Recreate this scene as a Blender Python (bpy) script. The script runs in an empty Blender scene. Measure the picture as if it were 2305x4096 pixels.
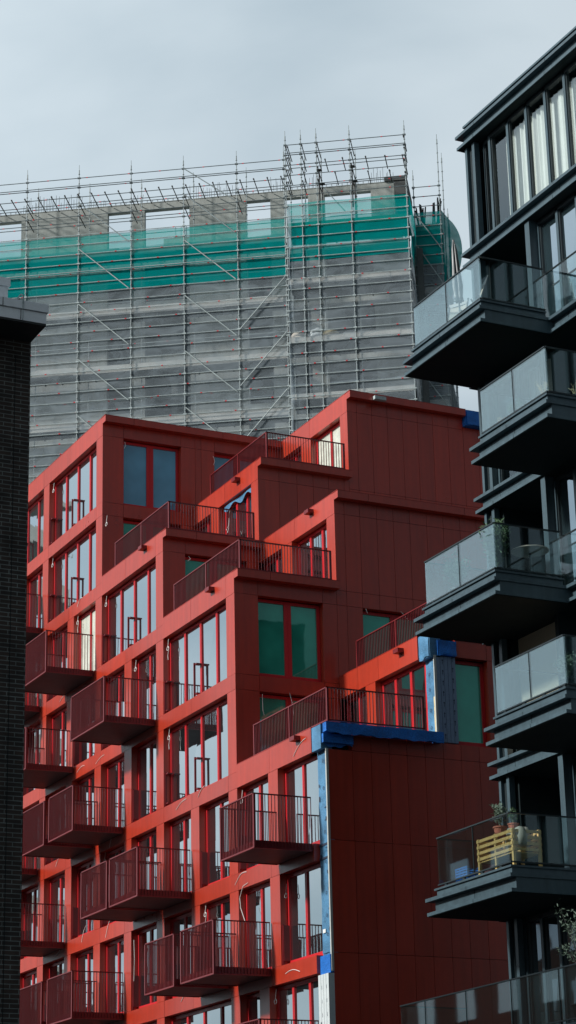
import bpy, math, random
from mathutils import Matrix, Vector
random.seed(7)
C = bpy.context.scene.collection
scene = bpy.context.scene
GROUND = -30.4

# ------------------------------------------------------------------ materials
def new_mat(name):
    m = bpy.data.materials.new(name); m.use_nodes = True
    nt = m.node_tree
    return m, nt, nt.nodes['Principled BSDF'], nt.nodes['Material Output']
def paint(name, col, rough=.5, var=.12, scale=1.5, spec=.5, ior=1.45, metal=0, bump=0, dirt=0, coat=0, streak=False, island=0):
    """procedural paint: slow and fine colour variation, varying gloss"""
    m, nt, p, out = new_mat(name)
    p.inputs['Roughness'].default_value = rough
    p.inputs['IOR'].default_value = ior
    p.inputs['Specular IOR Level'].default_value = spec
    p.inputs['Metallic'].default_value = metal
    p.inputs['Coat Weight'].default_value = coat
    p.inputs['Coat Roughness'].default_value = .25
    tc = nt.nodes.new('ShaderNodeTexCoord')
    mp = nt.nodes.new('ShaderNodeMapping')
    if streak: mp.inputs['Scale'].default_value = (4, 4, .25)
    nt.links.new(tc.outputs['Object'], mp.inputs['Vector'])
    n1 = nt.nodes.new('ShaderNodeTexNoise'); n1.inputs['Scale'].default_value = scale; n1.inputs['Detail'].default_value = 6
    n2 = nt.nodes.new('ShaderNodeTexNoise'); n2.inputs['Scale'].default_value = scale*14; n2.inputs['Detail'].default_value = 3
    nt.links.new(mp.outputs[0], n1.inputs['Vector']); nt.links.new(mp.outputs[0], n2.inputs['Vector'])
    add = nt.nodes.new('ShaderNodeMath'); add.operation = 'ADD'
    nt.links.new(n1.outputs['Fac'], add.inputs[0]); nt.links.new(n2.outputs['Fac'], add.inputs[1])
    mr = nt.nodes.new('ShaderNodeMapRange')
    mr.inputs['From Min'].default_value = .7; mr.inputs['From Max'].default_value = 1.3
    mr.inputs['To Min'].default_value = 1-var; mr.inputs['To Max'].default_value = 1+var
    nt.links.new(add.outputs[0], mr.inputs['Value'])
    mul = nt.nodes.new('ShaderNodeVectorMath'); mul.operation = 'SCALE'
    mul.inputs[0].default_value = col
    nt.links.new(mr.outputs[0], mul.inputs['Scale'])
    last = mul
    if island:
        geo = nt.nodes.new('ShaderNodeNewGeometry'); mi = nt.nodes.new('ShaderNodeMapRange')
        mi.inputs['To Min'].default_value = 1-island; mi.inputs['To Max'].default_value = 1+island
        nt.links.new(geo.outputs['Random Per Island'], mi.inputs['Value'])
        # faint rain streaks, stretched downwards
        mp3 = nt.nodes.new('ShaderNodeMapping'); mp3.inputs['Scale'].default_value = (7, 7, .35); nt.links.new(tc.outputs['Object'], mp3.inputs[0])
        n3 = nt.nodes.new('ShaderNodeTexNoise'); n3.inputs['Scale'].default_value = 1; n3.inputs['Detail'].default_value = 5; nt.links.new(mp3.outputs[0], n3.inputs['Vector'])
        m3 = nt.nodes.new('ShaderNodeMapRange'); m3.inputs['From Min'].default_value = .35; m3.inputs['From Max'].default_value = .7; m3.inputs['To Min'].default_value = 1+island*.8; m3.inputs['To Max'].default_value = 1-island*1.4
        nt.links.new(n3.outputs['Fac'], m3.inputs['Value'])
        pm = nt.nodes.new('ShaderNodeMath'); pm.operation = 'MULTIPLY'; nt.links.new(mi.outputs[0], pm.inputs[0]); nt.links.new(m3.outputs[0], pm.inputs[1])
        mul2 = nt.nodes.new('ShaderNodeVectorMath'); mul2.operation = 'SCALE'; nt.links.new(mul.outputs[0], mul2.inputs[0]); nt.links.new(pm.outputs[0], mul2.inputs['Scale']); last = mul2
    nt.links.new(last.outputs[0], p.inputs['Base Color'])
    rr = nt.nodes.new('ShaderNodeMapRange')
    rr.inputs['From Min'].default_value = .3; rr.inputs['From Max'].default_value = .7
    rr.inputs['To Min'].default_value = max(.02, rough-.06); rr.inputs['To Max'].default_value = min(1, rough+.06)
    nt.links.new(n1.outputs['Fac'], rr.inputs['Value']); nt.links.new(rr.outputs[0], p.inputs['Roughness'])
    if bump:
        b = nt.nodes.new('ShaderNodeBump'); b.inputs['Strength'].default_value = bump; b.inputs['Distance'].default_value = .01
        nt.links.new(n2.outputs['Fac'], b.inputs['Height']); nt.links.new(b.outputs[0], p.inputs['Normal'])
    return m
def reflect_glass(name, body, tint, lo, hi, rough=.02, clear=0.0, wave=.25):
    """coated glazing: Fresnel-like rise of reflection; body is what is seen of the room, or clear"""
    m, nt, p, out = new_mat(name)
    g = nt.nodes.new('ShaderNodeBsdfGlossy'); g.inputs['Roughness'].default_value = rough; g.inputs['Color'].default_value = (*tint, 1)
    if clear:
        t = nt.nodes.new('ShaderNodeBsdfTransparent'); t.inputs['Color'].default_value = (*body, 1); base = t.outputs[0]
    else:
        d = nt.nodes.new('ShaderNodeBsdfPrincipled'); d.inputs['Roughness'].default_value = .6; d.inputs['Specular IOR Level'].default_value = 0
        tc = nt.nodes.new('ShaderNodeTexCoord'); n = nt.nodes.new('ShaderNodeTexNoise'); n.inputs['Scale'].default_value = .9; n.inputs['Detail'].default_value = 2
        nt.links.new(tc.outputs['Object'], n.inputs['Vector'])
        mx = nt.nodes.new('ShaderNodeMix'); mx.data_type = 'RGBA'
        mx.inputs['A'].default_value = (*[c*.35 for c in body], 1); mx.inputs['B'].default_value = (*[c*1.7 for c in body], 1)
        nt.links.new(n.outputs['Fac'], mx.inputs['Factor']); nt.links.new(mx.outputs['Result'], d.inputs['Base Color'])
        base = d.outputs[0]
    lw = nt.nodes.new('ShaderNodeLayerWeight'); lw.inputs['Blend'].default_value = .5
    mr = nt.nodes.new('ShaderNodeMapRange')
    mr.inputs['From Min'].default_value = .1; mr.inputs['From Max'].default_value = .65
    mr.inputs['To Min'].default_value = lo; mr.inputs['To Max'].default_value = hi
    nt.links.new(lw.outputs['Facing'], mr.inputs['Value'])
    # slight waviness of float glass
    tc2 = nt.nodes.new('ShaderNodeTexCoord'); n2 = nt.nodes.new('ShaderNodeTexNoise'); n2.inputs['Scale'].default_value = .8
    nt.links.new(tc2.outputs['Object'], n2.inputs['Vector'])
    b = nt.nodes.new('ShaderNodeBump'); b.inputs['Strength'].default_value = wave; b.inputs['Distance'].default_value = .01
    nt.links.new(n2.outputs['Fac'], b.inputs['Height']); nt.links.new(b.outputs[0], g.inputs['Normal'])
    ms = nt.nodes.new('ShaderNodeMixShader')
    nt.links.new(mr.outputs[0], ms.inputs[0]); nt.links.new(base, ms.inputs[1]); nt.links.new(g.outputs[0], ms.inputs[2])
    nt.links.new(ms.outputs[0], out.inputs['Surface'])
    return m
def netting(name, col, cover, fold=.25):
    """debris netting: woven mesh, part see-through, folds a little denser"""
    m, nt, p, out = new_mat(name)
    d = nt.nodes.new('ShaderNodeBsdfDiffuse'); d.inputs['Color'].default_value = (*col, 1)
    tr = nt.nodes.new('ShaderNodeBsdfTranslucent'); tr.inputs['Color'].default_value = (*col, 1)
    mt = nt.nodes.new('ShaderNodeMixShader'); mt.inputs[0].default_value = .4
    nt.links.new(d.outputs[0], mt.inputs[1]); nt.links.new(tr.outputs[0], mt.inputs[2])
    t = nt.nodes.new('ShaderNodeBsdfTransparent')
    tc = nt.nodes.new('ShaderNodeTexCoord'); mp = nt.nodes.new('ShaderNodeMapping'); mp.inputs['Scale'].default_value = (.5, .5, 1.1)
    mp.inputs['Rotation'].default_value = (0, .5, 0)
    n = nt.nodes.new('ShaderNodeTexNoise'); n.inputs['Scale'].default_value = 1.2; n.inputs['Detail'].default_value = 8; n.inputs['Distortion'].default_value = 1.0
    nt.links.new(tc.outputs['Object'], mp.inputs[0]); nt.links.new(mp.outputs[0], n.inputs['Vector'])
    mr = nt.nodes.new('ShaderNodeMapRange'); mr.inputs['From Min'].default_value = .3; mr.inputs['From Max'].default_value = .7
    mr.inputs['To Min'].default_value = cover-fold*.5; mr.inputs['To Max'].default_value = cover+fold*.5
    nt.links.new(n.outputs['Fac'], mr.inputs['Value'])
    ms = nt.nodes.new('ShaderNodeMixShader')
    nt.links.new(mr.outputs[0], ms.inputs[0]); nt.links.new(t.outputs[0], ms.inputs[1]); nt.links.new(mt.outputs[0], ms.inputs[2])
    nt.links.new(ms.outputs[0], out.inputs['Surface'])
    return m
def brick_mat(name, c1, c2, mortar):
    m, nt, p, out = new_mat(name)
    tc = nt.nodes.new('ShaderNodeTexCoord')
    sep = nt.nodes.new('ShaderNodeSeparateXYZ'); comb = nt.nodes.new('ShaderNodeCombineXYZ')
    add = nt.nodes.new('ShaderNodeMath'); add.operation = 'ADD'
    nt.links.new(tc.outputs['Object'], sep.inputs[0])
    nt.links.new(sep.outputs['X'], add.inputs[0]); nt.links.new(sep.outputs['Y'], add.inputs[1])
    nt.links.new(add.outputs[0], comb.inputs['X']); nt.links.new(sep.outputs['Z'], comb.inputs['Y'])
    b = nt.nodes.new('ShaderNodeTexBrick')
    b.inputs['Scale'].default_value = 1
    b.inputs['Brick Width'].default_value = .235; b.inputs['Row Height'].default_value = .0585
    b.inputs['Mortar Size'].default_value = .006; b.inputs['Mortar Smooth'].default_value = .2; b.inputs['Bias'].default_value = -.1
    b.inputs['Color1'].default_value = (*c1, 1); b.inputs['Color2'].default_value = (*c2, 1); b.inputs['Mortar'].default_value = (*mortar, 1)
    b.offset = .5
    nt.links.new(comb.outputs[0], b.inputs['Vector'])
    n = nt.nodes.new('ShaderNodeTexNoise'); n.inputs['Scale'].default_value = 3; n.inputs['Detail'].default_value = 8
    nt.links.new(tc.outputs['Object'], n.inputs['Vector'])
    mr = nt.nodes.new('ShaderNodeMapRange'); mr.inputs['From Min'].default_value = .3; mr.inputs['From Max'].default_value = .7
    mr.inputs['To Min'].default_value = .55; mr.inputs['To Max'].default_value = 1.45
    nt.links.new(n.outputs['Fac'], mr.inputs['Value'])
    mul = nt.nodes.new('ShaderNodeVectorMath'); mul.operation = 'SCALE'
    nt.links.new(b.outputs['Color'], mul.inputs[0]); nt.links.new(mr.outputs[0], mul.inputs['Scale'])
    nt.links.new(mul.outputs[0], p.inputs['Base Color'])
    p.inputs['Roughness'].default_value = .85
    bp = nt.nodes.new('ShaderNodeBump'); bp.inputs['Strength'].default_value = .6; bp.inputs['Distance'].default_value = .012; bp.invert = True
    nt.links.new(b.outputs['Fac'], bp.inputs['Height']); nt.links.new(bp.outputs[0], p.inputs['Normal'])
    return m
def flat_arrow(name, col): return paint(name, col, .6, .05)

M = dict(
 red = paint('red_aluminium_panel', (.36, .026, .008), .33, .07, .35, spec=.6, ior=1.66, island=.09),
 red2 = paint('red_panel_edge', (.30, .018, .010), .4, .08, .6, spec=.55),
 joint = paint('panel_joint_dark', (.02, .006, .006), .9, .1),
 frame = paint('red_window_frame', (.50, .018, .024), .34, .05, 2, spec=.5),
 rail = paint('oxide_red_railing', (.15, .013, .016), .36, .12, 3, spec=.6),
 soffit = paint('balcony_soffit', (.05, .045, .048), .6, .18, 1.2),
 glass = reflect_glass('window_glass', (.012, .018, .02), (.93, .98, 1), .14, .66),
 glassg = reflect_glass('green_reflection_glass', (.03, .34, .24), (.45, .95, .8), .16, .6),  # green of reflections and rooms put into body and tint colour
 glassb = reflect_glass('sky_reflection_glass', (.09, .30, .45), (.6, .85, 1), .18, .6),  # sky reflection of the upper side windows put into body and tint colour
 sheet = paint('dusty_plastic_sheet', (.50, .52, .45), .35, .25, 2.5, bump=.4),
 pane = reflect_glass('clear_balustrade_glass', (.84, .90, .90), (.92, 1, 1), .05, .34, clear=1, wave=.05),
 guard = reflect_glass('guard_glass', (.9, .95, .95), (1, 1, 1), .02, .10, clear=1),
 dark = paint('anthracite_metal', (.040, .070, .086), .42, .12, .8, spec=.5, island=.14),
 dark2 = paint('anthracite_frame', (.015, .024, .028), .4, .12, 1.5),
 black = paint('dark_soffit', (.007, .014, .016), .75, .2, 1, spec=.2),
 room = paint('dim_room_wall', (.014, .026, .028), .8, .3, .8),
 beige = paint('beige_roller_blind', (.52, .44, .32), .8, .06, 1),
 curtain = paint('sheer_white_curtain', (.62, .64, .60), .9, .06, 2),
 gcurtain = paint('green_curtain', (.03, .30, .20), .9, .15, 3),
 dglass = reflect_glass('dark_building_glass', (.88, .93, .93), (.9, .97, 1), .05, .22, clear=1),
 mglass = reflect_glass('mirror_building_glass', (.02, .035, .04), (.85, .93, 1), .2, .6),
 concrete = paint('raw_concrete', (.31, .33, .31), .85, .22, .9, bump=.6, streak=True),
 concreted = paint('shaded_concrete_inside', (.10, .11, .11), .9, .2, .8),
 steel = paint('galvanised_tube', (.36, .42, .42), .5, .25, 2),
 steelm = paint('standard_tube', (.24, .29, .30), .5, .25, 2),
 steel_backlit = paint('backlit_tube', (.12, .15, .16), .5, .25, 2),  # darker copy of the galvanised tube, backlight against the sky put into the colour
 rust = paint('dark_steel_tube', (.045, .045, .045), .6, .3, 3, metal=.3),
 tape = paint('red_marker', (.70, .03, .04), .5, .1),
 board = paint('timber_scaffold_board', (.46, .46, .43), .85, .18, 1.5, bump=.4),
 boardg = paint('green_toe_board', (.05, .30, .17), .6, .25, 1.5),
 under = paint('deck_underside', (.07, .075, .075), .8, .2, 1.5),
 net = netting('grey_debris_netting', (.50, .59, .65), .36, .30),
 netg = netting('teal_debris_netting', (.0, .36, .35), .72, .18),
 netd = netting('thick_teal_netting', (.0, .36, .34), .90, .12),
 netl = netting('thin_teal_netting', (.0, .46, .42), .60, .10),
 brick = brick_mat('dark_brown_brick', (.035, .028, .025), (.06, .040, .032), (.17, .19, .18)),
 zinc = paint('pale_zinc_trim', (.88, .92, .94), .35, .08, .8, spec=.4),
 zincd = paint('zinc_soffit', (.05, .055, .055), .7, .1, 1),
 membrane = paint('blue_membrane', (.012, .13, .46), .5, .4, 2, bump=1.0),
 membl = paint('light_blue_membrane', (.065, .19, .33), .5, .40, 2.5, bump=1.0),
 insul = paint('blue_grey_insulation_board', (.17, .235, .34), .6, .10, 1.5),
 insulw = paint('white_insulation_board', (.50, .55, .56), .6, .08, 1.5),
 mark = paint('dark_print', (.02, .03, .06), .7, .05),
 whitef = paint('dull_white_foam', (.42, .44, .42), .8, .15, 5), foam = paint('cream_foam', (.62, .52, .30), .8, .2, 8, bump=1),
 white = paint('white_paint', (.75, .76, .74), .4, .05),
 cable = paint('white_cable', (.70, .68, .66), .5, .05),
 wood = paint('oiled_wood', (.70, .45, .17), .5, .2, 6, streak=True),
 terra = paint('terracotta', (.42, .14, .09), .8, .1, 4),
 leaf = paint('leaf_green', (.055, .11, .05), .6, .35, 9),
 leafd = paint('olive_leaf', (.10, .15, .11), .6, .35, 9),
 dry = paint('dried_flower', (.42, .36, .22), .8, .2, 9),
 bluep = paint('blue_plastic', (.04, .20, .62), .4, .08, 4),
 canvas = paint('canvas_beige', (.48, .44, .38), .85, .1, 4, bump=.4),
 asphalt = paint('asphalt', (.05, .05, .052), .9, .2, 1.5, bump=.5),
 roof = paint('grey_roof_membrane', (.10, .10, .10), .85, .2, 1),
 brownblk = paint('brown_brick_block', (.15, .085, .06), .85, .15, .6),
)

# ------------------------------------------------------------------ mesh builder
class MB:
    def __init__(s): s.v = []; s.f = []; s.mi = []; s.cur = 0
    def _add(s, vs, fs):
        b = len(s.v); s.v += [tuple(q) for q in vs]
        for f in fs: s.f.append([b+i for i in f]); s.mi.append(s.cur)
    def box(s, x0, x1, y0, y1, z0, z1, T=None):
        if x1 < x0: x0, x1 = x1, x0
        if y1 < y0: y0, y1 = y1, y0
        if z1 < z0: z0, z1 = z1, z0
        vs = [(x0,y0,z0),(x1,y0,z0),(x1,y1,z0),(x0,y1,z0),(x0,y0,z1),(x1,y0,z1),(x1,y1,z1),(x0,y1,z1)]
        if T: vs = [T(*q) for q in vs]
        s._add(vs, [(0,3,2,1),(4,5,6,7),(0,1,5,4),(1,2,6,5),(2,3,7,6),(3,0,4,7)])
        return s
    def tube(s, a, b, r, n=6, r2=None):
        a = Vector(a); b = Vector(b); d = (b-a)
        if d.length < 1e-6: return s
        d.normalize(); u = d.orthogonal().normalized(); w = d.cross(u); r2 = r if r2 is None else r2
        vs = []
        for p, rr in ((a, r), (b, r2)):
            for i in range(n):
                t = 2*math.pi*i/n; vs.append(p+u*math.cos(t)*rr+w*math.sin(t)*rr)
        fs = [(i, (i+1) % n, n+(i+1) % n, n+i) for i in range(n)] + [tuple(range(n))[::-1], tuple(range(n, 2*n))]
        s._add(vs, fs); return s
    def path(s, pts, r, n=5):
        for a, b in zip(pts[:-1], pts[1:]): s.tube(a, b, r, n)
        return s
    def lathe(s, c, prof, n=12):
        vs = []; 
        for r, z in prof:
            for i in range(n):
                t = 2*math.pi*i/n; vs.append((c[0]+r*math.cos(t), c[1]+r*math.sin(t), c[2]+z))
        fs = []
        for k in range(len(prof)-1):
            for i in range(n): fs.append((k*n+i, k*n+(i+1) % n, (k+1)*n+(i+1) % n, (k+1)*n+i))
        fs.append(tuple(range(n))[::-1]); fs.append(tuple(range((len(prof)-1)*n, len(prof)*n)))
        s._add(vs, fs); return s
    def poly(s, pts, T=None):
        pts = [T(*q) for q in pts] if T else pts
        s._add(pts, [tuple(range(len(pts)))]); return s
    def grid(s, fn, nu, nv):
        vs = [fn(i/nu, j/nv) for j in range(nv+1) for i in range(nu+1)]
        s._add(vs, [(j*(nu+1)+i, j*(nu+1)+i+1, (j+1)*(nu+1)+i+1, (j+1)*(nu+1)+i) for j in range(nv) for i in range(nu)])
        return s
    def build(s, name, mats, parent=None, smooth=False, kind=None, label=None, origin=None):
        if not isinstance(mats, (list, tuple)): mats = [mats]
        me = bpy.data.meshes.new(name)
        org = Vector(origin) if origin is not None else Vector((0, 0, 0))
        me.from_pydata([Vector(q)-org for q in s.v], [], s.f); me.update()
        for m in mats: me.materials.append(m)
        if len(mats) > 1: me.polygons.foreach_set('material_index', s.mi)
        if smooth: me.polygons.foreach_set('use_smooth', [True]*len(me.polygons))
        o = bpy.data.objects.new(name, me); C.objects.link(o)
        o.location = org
        if parent is not None:
            o.parent = parent; o.matrix_parent_inverse = Matrix.Identity(4)
            # positions are given in the frame of the thing
        if kind: o['kind'] = kind
        if label: o['label'] = label
        return o
def thing(name, label, cat, loc=(0,0,0), rz=0, group=None):
    o = bpy.data.objects.new(name, None); C.objects.link(o); o.empty_display_size = .3
    o.location = loc; o.rotation_euler = (0, 0, rz); o['label'] = label; o['category'] = cat
    if group: o['group'] = group
    return o
def part(mb, name, mat, parent, **k):
    """mesh given in world coordinates of an unrotated thing whose Empty sits at parent's base"""
    base = Vector((0, 0, 0)); p = parent
    while p is not None: base += p.location; p = p.parent
    mb.v = [tuple(Vector(q)-base) for q in mb.v]
    return mb.build(name, mat, parent, **k)
def tag(o, label, cat, group=None):
    o['label'] = label; o['category'] = cat
    if group: o['group'] = group
    return o
TF = lambda Y0: (lambda u, d, z: (u, Y0+d, z))       # facade facing -Y: u = X, d = depth
TS = lambda X0: (lambda u, d, z: (X0-d, u, z))       # facade facing +X: u = Y, d = depth

# ================================================================== RED APARTMENT BUILDING
red = thing('apartment_building', 'stepped red metal clad apartment building with terraces and hanging balconies, still missing some panels', 'building', (-20, 4, GROUND))
XR = [-39.9, -34.43, -28.95, -23.5, -18.0, -12.5]
H = 3.0; BT = .48; GAP = .012
def clad(us, zs, T, thick=.06, holes=(), name='cladding', mat='red', d0=0):
    mb = MB()
    for i in range(len(us)-1):
        for j in range(len(zs)-1):
            uc = (us[i]+us[i+1])/2; zc = (zs[j]+zs[j+1])/2
            if any(a-.01 < uc < b+.01 and c-.01 < zc < d+.01 for a, b, c, d in holes): continue
            jit = random.uniform(-.0015, .0015)
            mb.box(us[i]+GAP/2, us[i+1]-GAP/2, d0+jit, thick, zs[j]+GAP/2, zs[j+1]-GAP/2, T)
    return part(mb, name, M[mat], red)

def window(T, u0, u1, z0, z1, panes, glass='glass', depth=.23, guard=None, frame='frame', label=None, fr=.085, mul=.12, doors=True):
    mb = MB(); d0, d1 = depth, depth+.07
    zb = z0+.13; zt = z1-.09
    mb.box(u0, u1, d0, d1, z0, zb, T); mb.box(u0, u1, d0, d1, zt, z1, T)
    n = len(panes) if isinstance(panes, (list, tuple)) else panes
    w = u1-u0
    edges = [u0+w*i/n for i in range(n+1)] if not isinstance(panes, (list, tuple)) else [u0]+[u0+w*p for p in panes]
    mb.box(u0, u0+fr, d0, d1, zb, zt, T); mb.box(u1-fr, u1, d0, d1, zb, zt, T)
    gl = MB()
    for i in range(len(edges)-1):
        a = edges[i]+(fr if i == 0 else mul/2); b = edges[i+1]-(fr if i == len(edges)-2 else mul/2)
        if i: mb.box(edges[i]-mul/2, edges[i]+mul/2, d0+.004, d1, zb, zt, T)
        if i: mb.box(edges[i]-.006, edges[i]+.006, d0-.003, d0+.01, zb, zt, T)
        t = [random.uniform(-.004, .004) for _ in range(4)]
        gl.poly([(a, d0+.045+t[0], zb), (b, d0+.045+t[1], zb), (b, d0+.045+t[2], zt), (a, d0+.045+t[3], zt)], T)
    f = part(mb, 'window', M[frame], red, label=label)
    part(gl, 'glass', M[glass], f)
    if guard == 'full':      # glass guard held by slim posts
        g = MB(); um = edges[n//2] if not isinstance(panes, (list, tuple)) else (u0+u1)/2
        for uu in (u0+.03, um-.10):
            g = MB(); g.box(uu-.02, uu+.02, .03, .09, z0+.02, z0+1.12, T)
            for zz in (z0+.12, z0+1.07): g.box(uu-.01, uu+.16, .06, d0+.0, zz-.02, zz+.02, T)
            part(g, 'guard_post', M['rail'], f)
    if guard == 'half':
        g = MB(); uu = u0+.03
        g.box(uu-.02, uu+.02, .03, .09, z0+.02, z0+1.12, T)
        g.box(uu-.019, uu+.05, .05, d0+.0, z0+.12, z0+1.1, T)
        part(g, 'guard_post', M['rail'], f)
    return f

# -------- massing
core = MB()
BOT = -28.5
# row 0 (Y 0..3.5), row 1 (3.5..7), row 2 (7..20)
def mass(x0, x1, y0, y1, top, lowd=.34): core.box(x0, x1, y0, y1, BOT, top)
mass(-46, XR[2]-.32, .34, 7.3, .60)
mass(XR[2]-.32, XR[3]-.32, .34, 3.84, -5.40)
mass(XR[3]-.32, XR[4]-.32, .34, 3.84, -8.40)
mass(XR[4]-.32, XR[5]-.32, .34, 3.84, -14.40)
mass(XR[2]-.32, XR[3]-.32, 3.84, 7.34, -2.40)
mass(-46, XR[3]-.32, 7.34, 20, .60)
mass(XR[3]-.32, XR[4]-.32, 3.84, 20, -5.40)
mass(XR[4]-.32, XR[5]-.32, 4.06, 20, -11.40)
part(core, 'wall', M['joint'], red)

# -------- one facade plane facing -Y
def band(T, x0, x1, z0, z1, seams, d1=.30, zname='floor_band', extra=None):
    us = sorted(set([x0]+[s for s in seams if x0+.05 < s < x1-.05]+[x1])); mb = MB()
    for a, b in zip(us[:-1], us[1:]): mb.box(a+GAP/2 if a != x0 else a, b-GAP/2 if b != x1 else b, random.uniform(-.001, .001), d1, z0, z1, T)
    return part(mb, zname, M['red'], red)
def column(T, x0, x1, z0, z1, d1=.30, mat='red'):
    part(MB().box(x0, x1, .003, d1, z0+.008, z1-.008, T), 'column', M[mat], red)
T0 = TF(0)
# (bay index, storey): bay j between XR[j-1] and XR[j]-.6
first = {0: 0, 1: 0, 2: 0, 3: 2, 4: 3, 5: 5}
xl = lambda j: XR[j-1] if j else -45.37
xr = lambda j: XR[j]-.6
conf = {}
for s in range(0, 9):
    for j in range(0, 6):
        if s < first[j]: continue
        conf[(j, s)] = 'H'
for k in ((0,0),(1,0),(2,0),(2,1),(3,2),(4,3),(4,4),(4,7)): conf[k] = 'F'
conf[(5, 7)] = 'E7'
balk = {(2,2):'R',(3,3):'R',(2,3):'L',(2,4):'R',(3,4):'L',(2,5):'L',(3,5):'R',(4,5):'L',(5,5):'R',(3,6):'L',(2,6):'R',(4,6):'R',(5,6):'L',
        (1,1):'R',(1,2):'R',(1,4):'R',(1,6):'R'}
for s in range(0, 9):
    zt = -H*s; zb = -H*(s+1)+BT
    # band above storey s
    xs = [XR[j] for j in range(6) if first[j] <= s]
    xmax = max(xs); xmin = -46
    segs = []
    seams = []
    for j in range(6):
        seams += [XR[j]-.6 if (j+s) % 2 else XR[j], XR[j]-3.28]
    is_top = {j for j in range(6) if first[j] == s}
    # part of band under already-higher blocks
    hi = [j for j in range(6) if first[j] < s]
    if hi: xa = max(XR[j] for j in hi); xa = -13.1 if xa > -12.6 else xa; band(T0, xmin, xa, zt, zt+BT, seams)
    else: xa = xmin
    if is_top:
        xb = max(XR[j] for j in is_top)
        end = xb if xb != XR[5] else xb-.6
        band(T0, xa, end, zt, zt+.69, seams, zname='parapet')
    elif xmax == XR[5] and hi:
        pass
    for j in range(6):
        if s < first[j]: continue
        c = XR[j]
        if j == 5: pass
        else: column(T0, c-.6, c, zb, zt)
        a, b = xl(j), xr(j); k = conf[(j, s)]
        if j == 5: b = -12.95
        hasb = balk.get((j, s))
        if k == 'F':
            window(T0, a, b, zb, zt-.02, 4, guard='full')
        elif k == 'E7':
            column(T0, -16.69, -16.06, zb, zt)
            window(T0, a, -16.69, zb, zt-.02, 1)
            window(T0, -16.06, -13.0, zb, zt-.02, 3)
        else:
            hc0, hc1 = (a+2.12, a+2.74)
            column(T0, hc0, hc1, zb, zt)
            sheetR = (j, s) == (2, 2)
            window(T0, a, hc0, zb, zt-.02, 2, guard=None if hasb == 'L' else 'half')
            window(T0, hc1, b, zb, zt-.02, 2 if j != 5 else 2, guard=None if hasb == 'R' else 'half', glass='sheet' if sheetR else 'glass',
                   label='window covered inside with a pale dusty sheet' if sheetR else None)
# bottom storeys of the last bay: band stops short of the bare corner
# (xmax band ends drawn up to XR[5]-.6 by clipping below)
# -------- side faces (+X)
def side(x, y0, y1, ztop, zbot, us, rows, holes=()):
    """panels on a +X face; the top row oversails by .27 and stands .24 high"""
    T = TS(x)
    clad([u for u in us if y0-.001 <= u <= y1+.001], rows, T, .30, holes)
    mb = MB(); cap = [y0]+[u for u in (y0+1.1, y0+4.6, y0+8.2, y0+11.6) if u < y1-.5]+[y1]
    for a, b in zip(cap[:-1], cap[1:]): mb.box(a+(GAP/2 if a != y0 else 0), b-GAP/2, -.27, .1, ztop-.24, ztop, T)
    part(mb, 'parapet_fascia', M['red'], red)
    part(MB().box(y0-.015, y1, -.275, .16, ztop, ztop+.015, T), 'coping', M['red2'], red)
def rng(a, b, st):
    r = []; u = a
    while u < b: r.append(round(u, 3)); u += st
    return r
# block 1 side, X=-28.95
w1 = (.8, 3.04); w2 = (4.37, 6.4)
us1 = [0, .235, .8, 3.04, 3.6, 3.84, 4.37, 6.4, 7.0]
rows1 = [-5.3, -3-.0, -3+BT, 0, .45]
side(-28.95, 0, 7.0, .69, -5.3, us1, rows1, [(w1[0], w1[1], -3+BT, 0), (w1[0], w1[1], -5.6, -3), (w2[0], w2[1], -3+BT, 0)])
T1 = TS(-28.95)
window(T1, w1[0], w1[1], -2.52, -.03, 2, 'glassb', mul=.26, fr=.1); window(T1, w1[0], w1[1], -5.4, -3.03, 2, 'glassg', mul=.26, fr=.1)
window(T1, w2[0], w2[1], -2.52, -.0, 2, 'glassb', mul=.26, fr=.1)
# block 2 side, X=-23.5 rows
us2 = [0, .235, .8, 3.04, 3.5]
side(-23.5, 0, 3.5, -5.31, -8.3, us2, [-8.35, -6, -5.55], [(w1[0], w1[1], -9, -6)])
window(TS(-23.5), w1[0], w1[1], -8.4, -6.03, 2, 'glassg', mul=.26, fr=.1)
us2b = [3.5, 3.74, 4.3, 4.98, 5.6, 6.2, 6.8, 7.0]
side(-23.5, 3.5, 7.0, -2.31, -5.3, us2b, [-5.35, -3, -2.55])
us2c = [7.0, 7.38, 7.98, 8.6, 9.21, 9.82, 10.44, 11.07, 11.68]
side(-23.5, 7.0, 11.68, .69, -5.3, us2c, [-5.3, -3+.11, 0, .45])
clad([11.68, 12.3, 12.9, 13.5, 14.1, 14.7, 15.3, 16], [-5.3, -2.89, 0.1], TS(-23.5), .30)
part(MB().box(11.69, 16, -.2, .1, .12, .71, TS(-23.5)), 'blue_membrane', M['membrane'], red)
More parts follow.
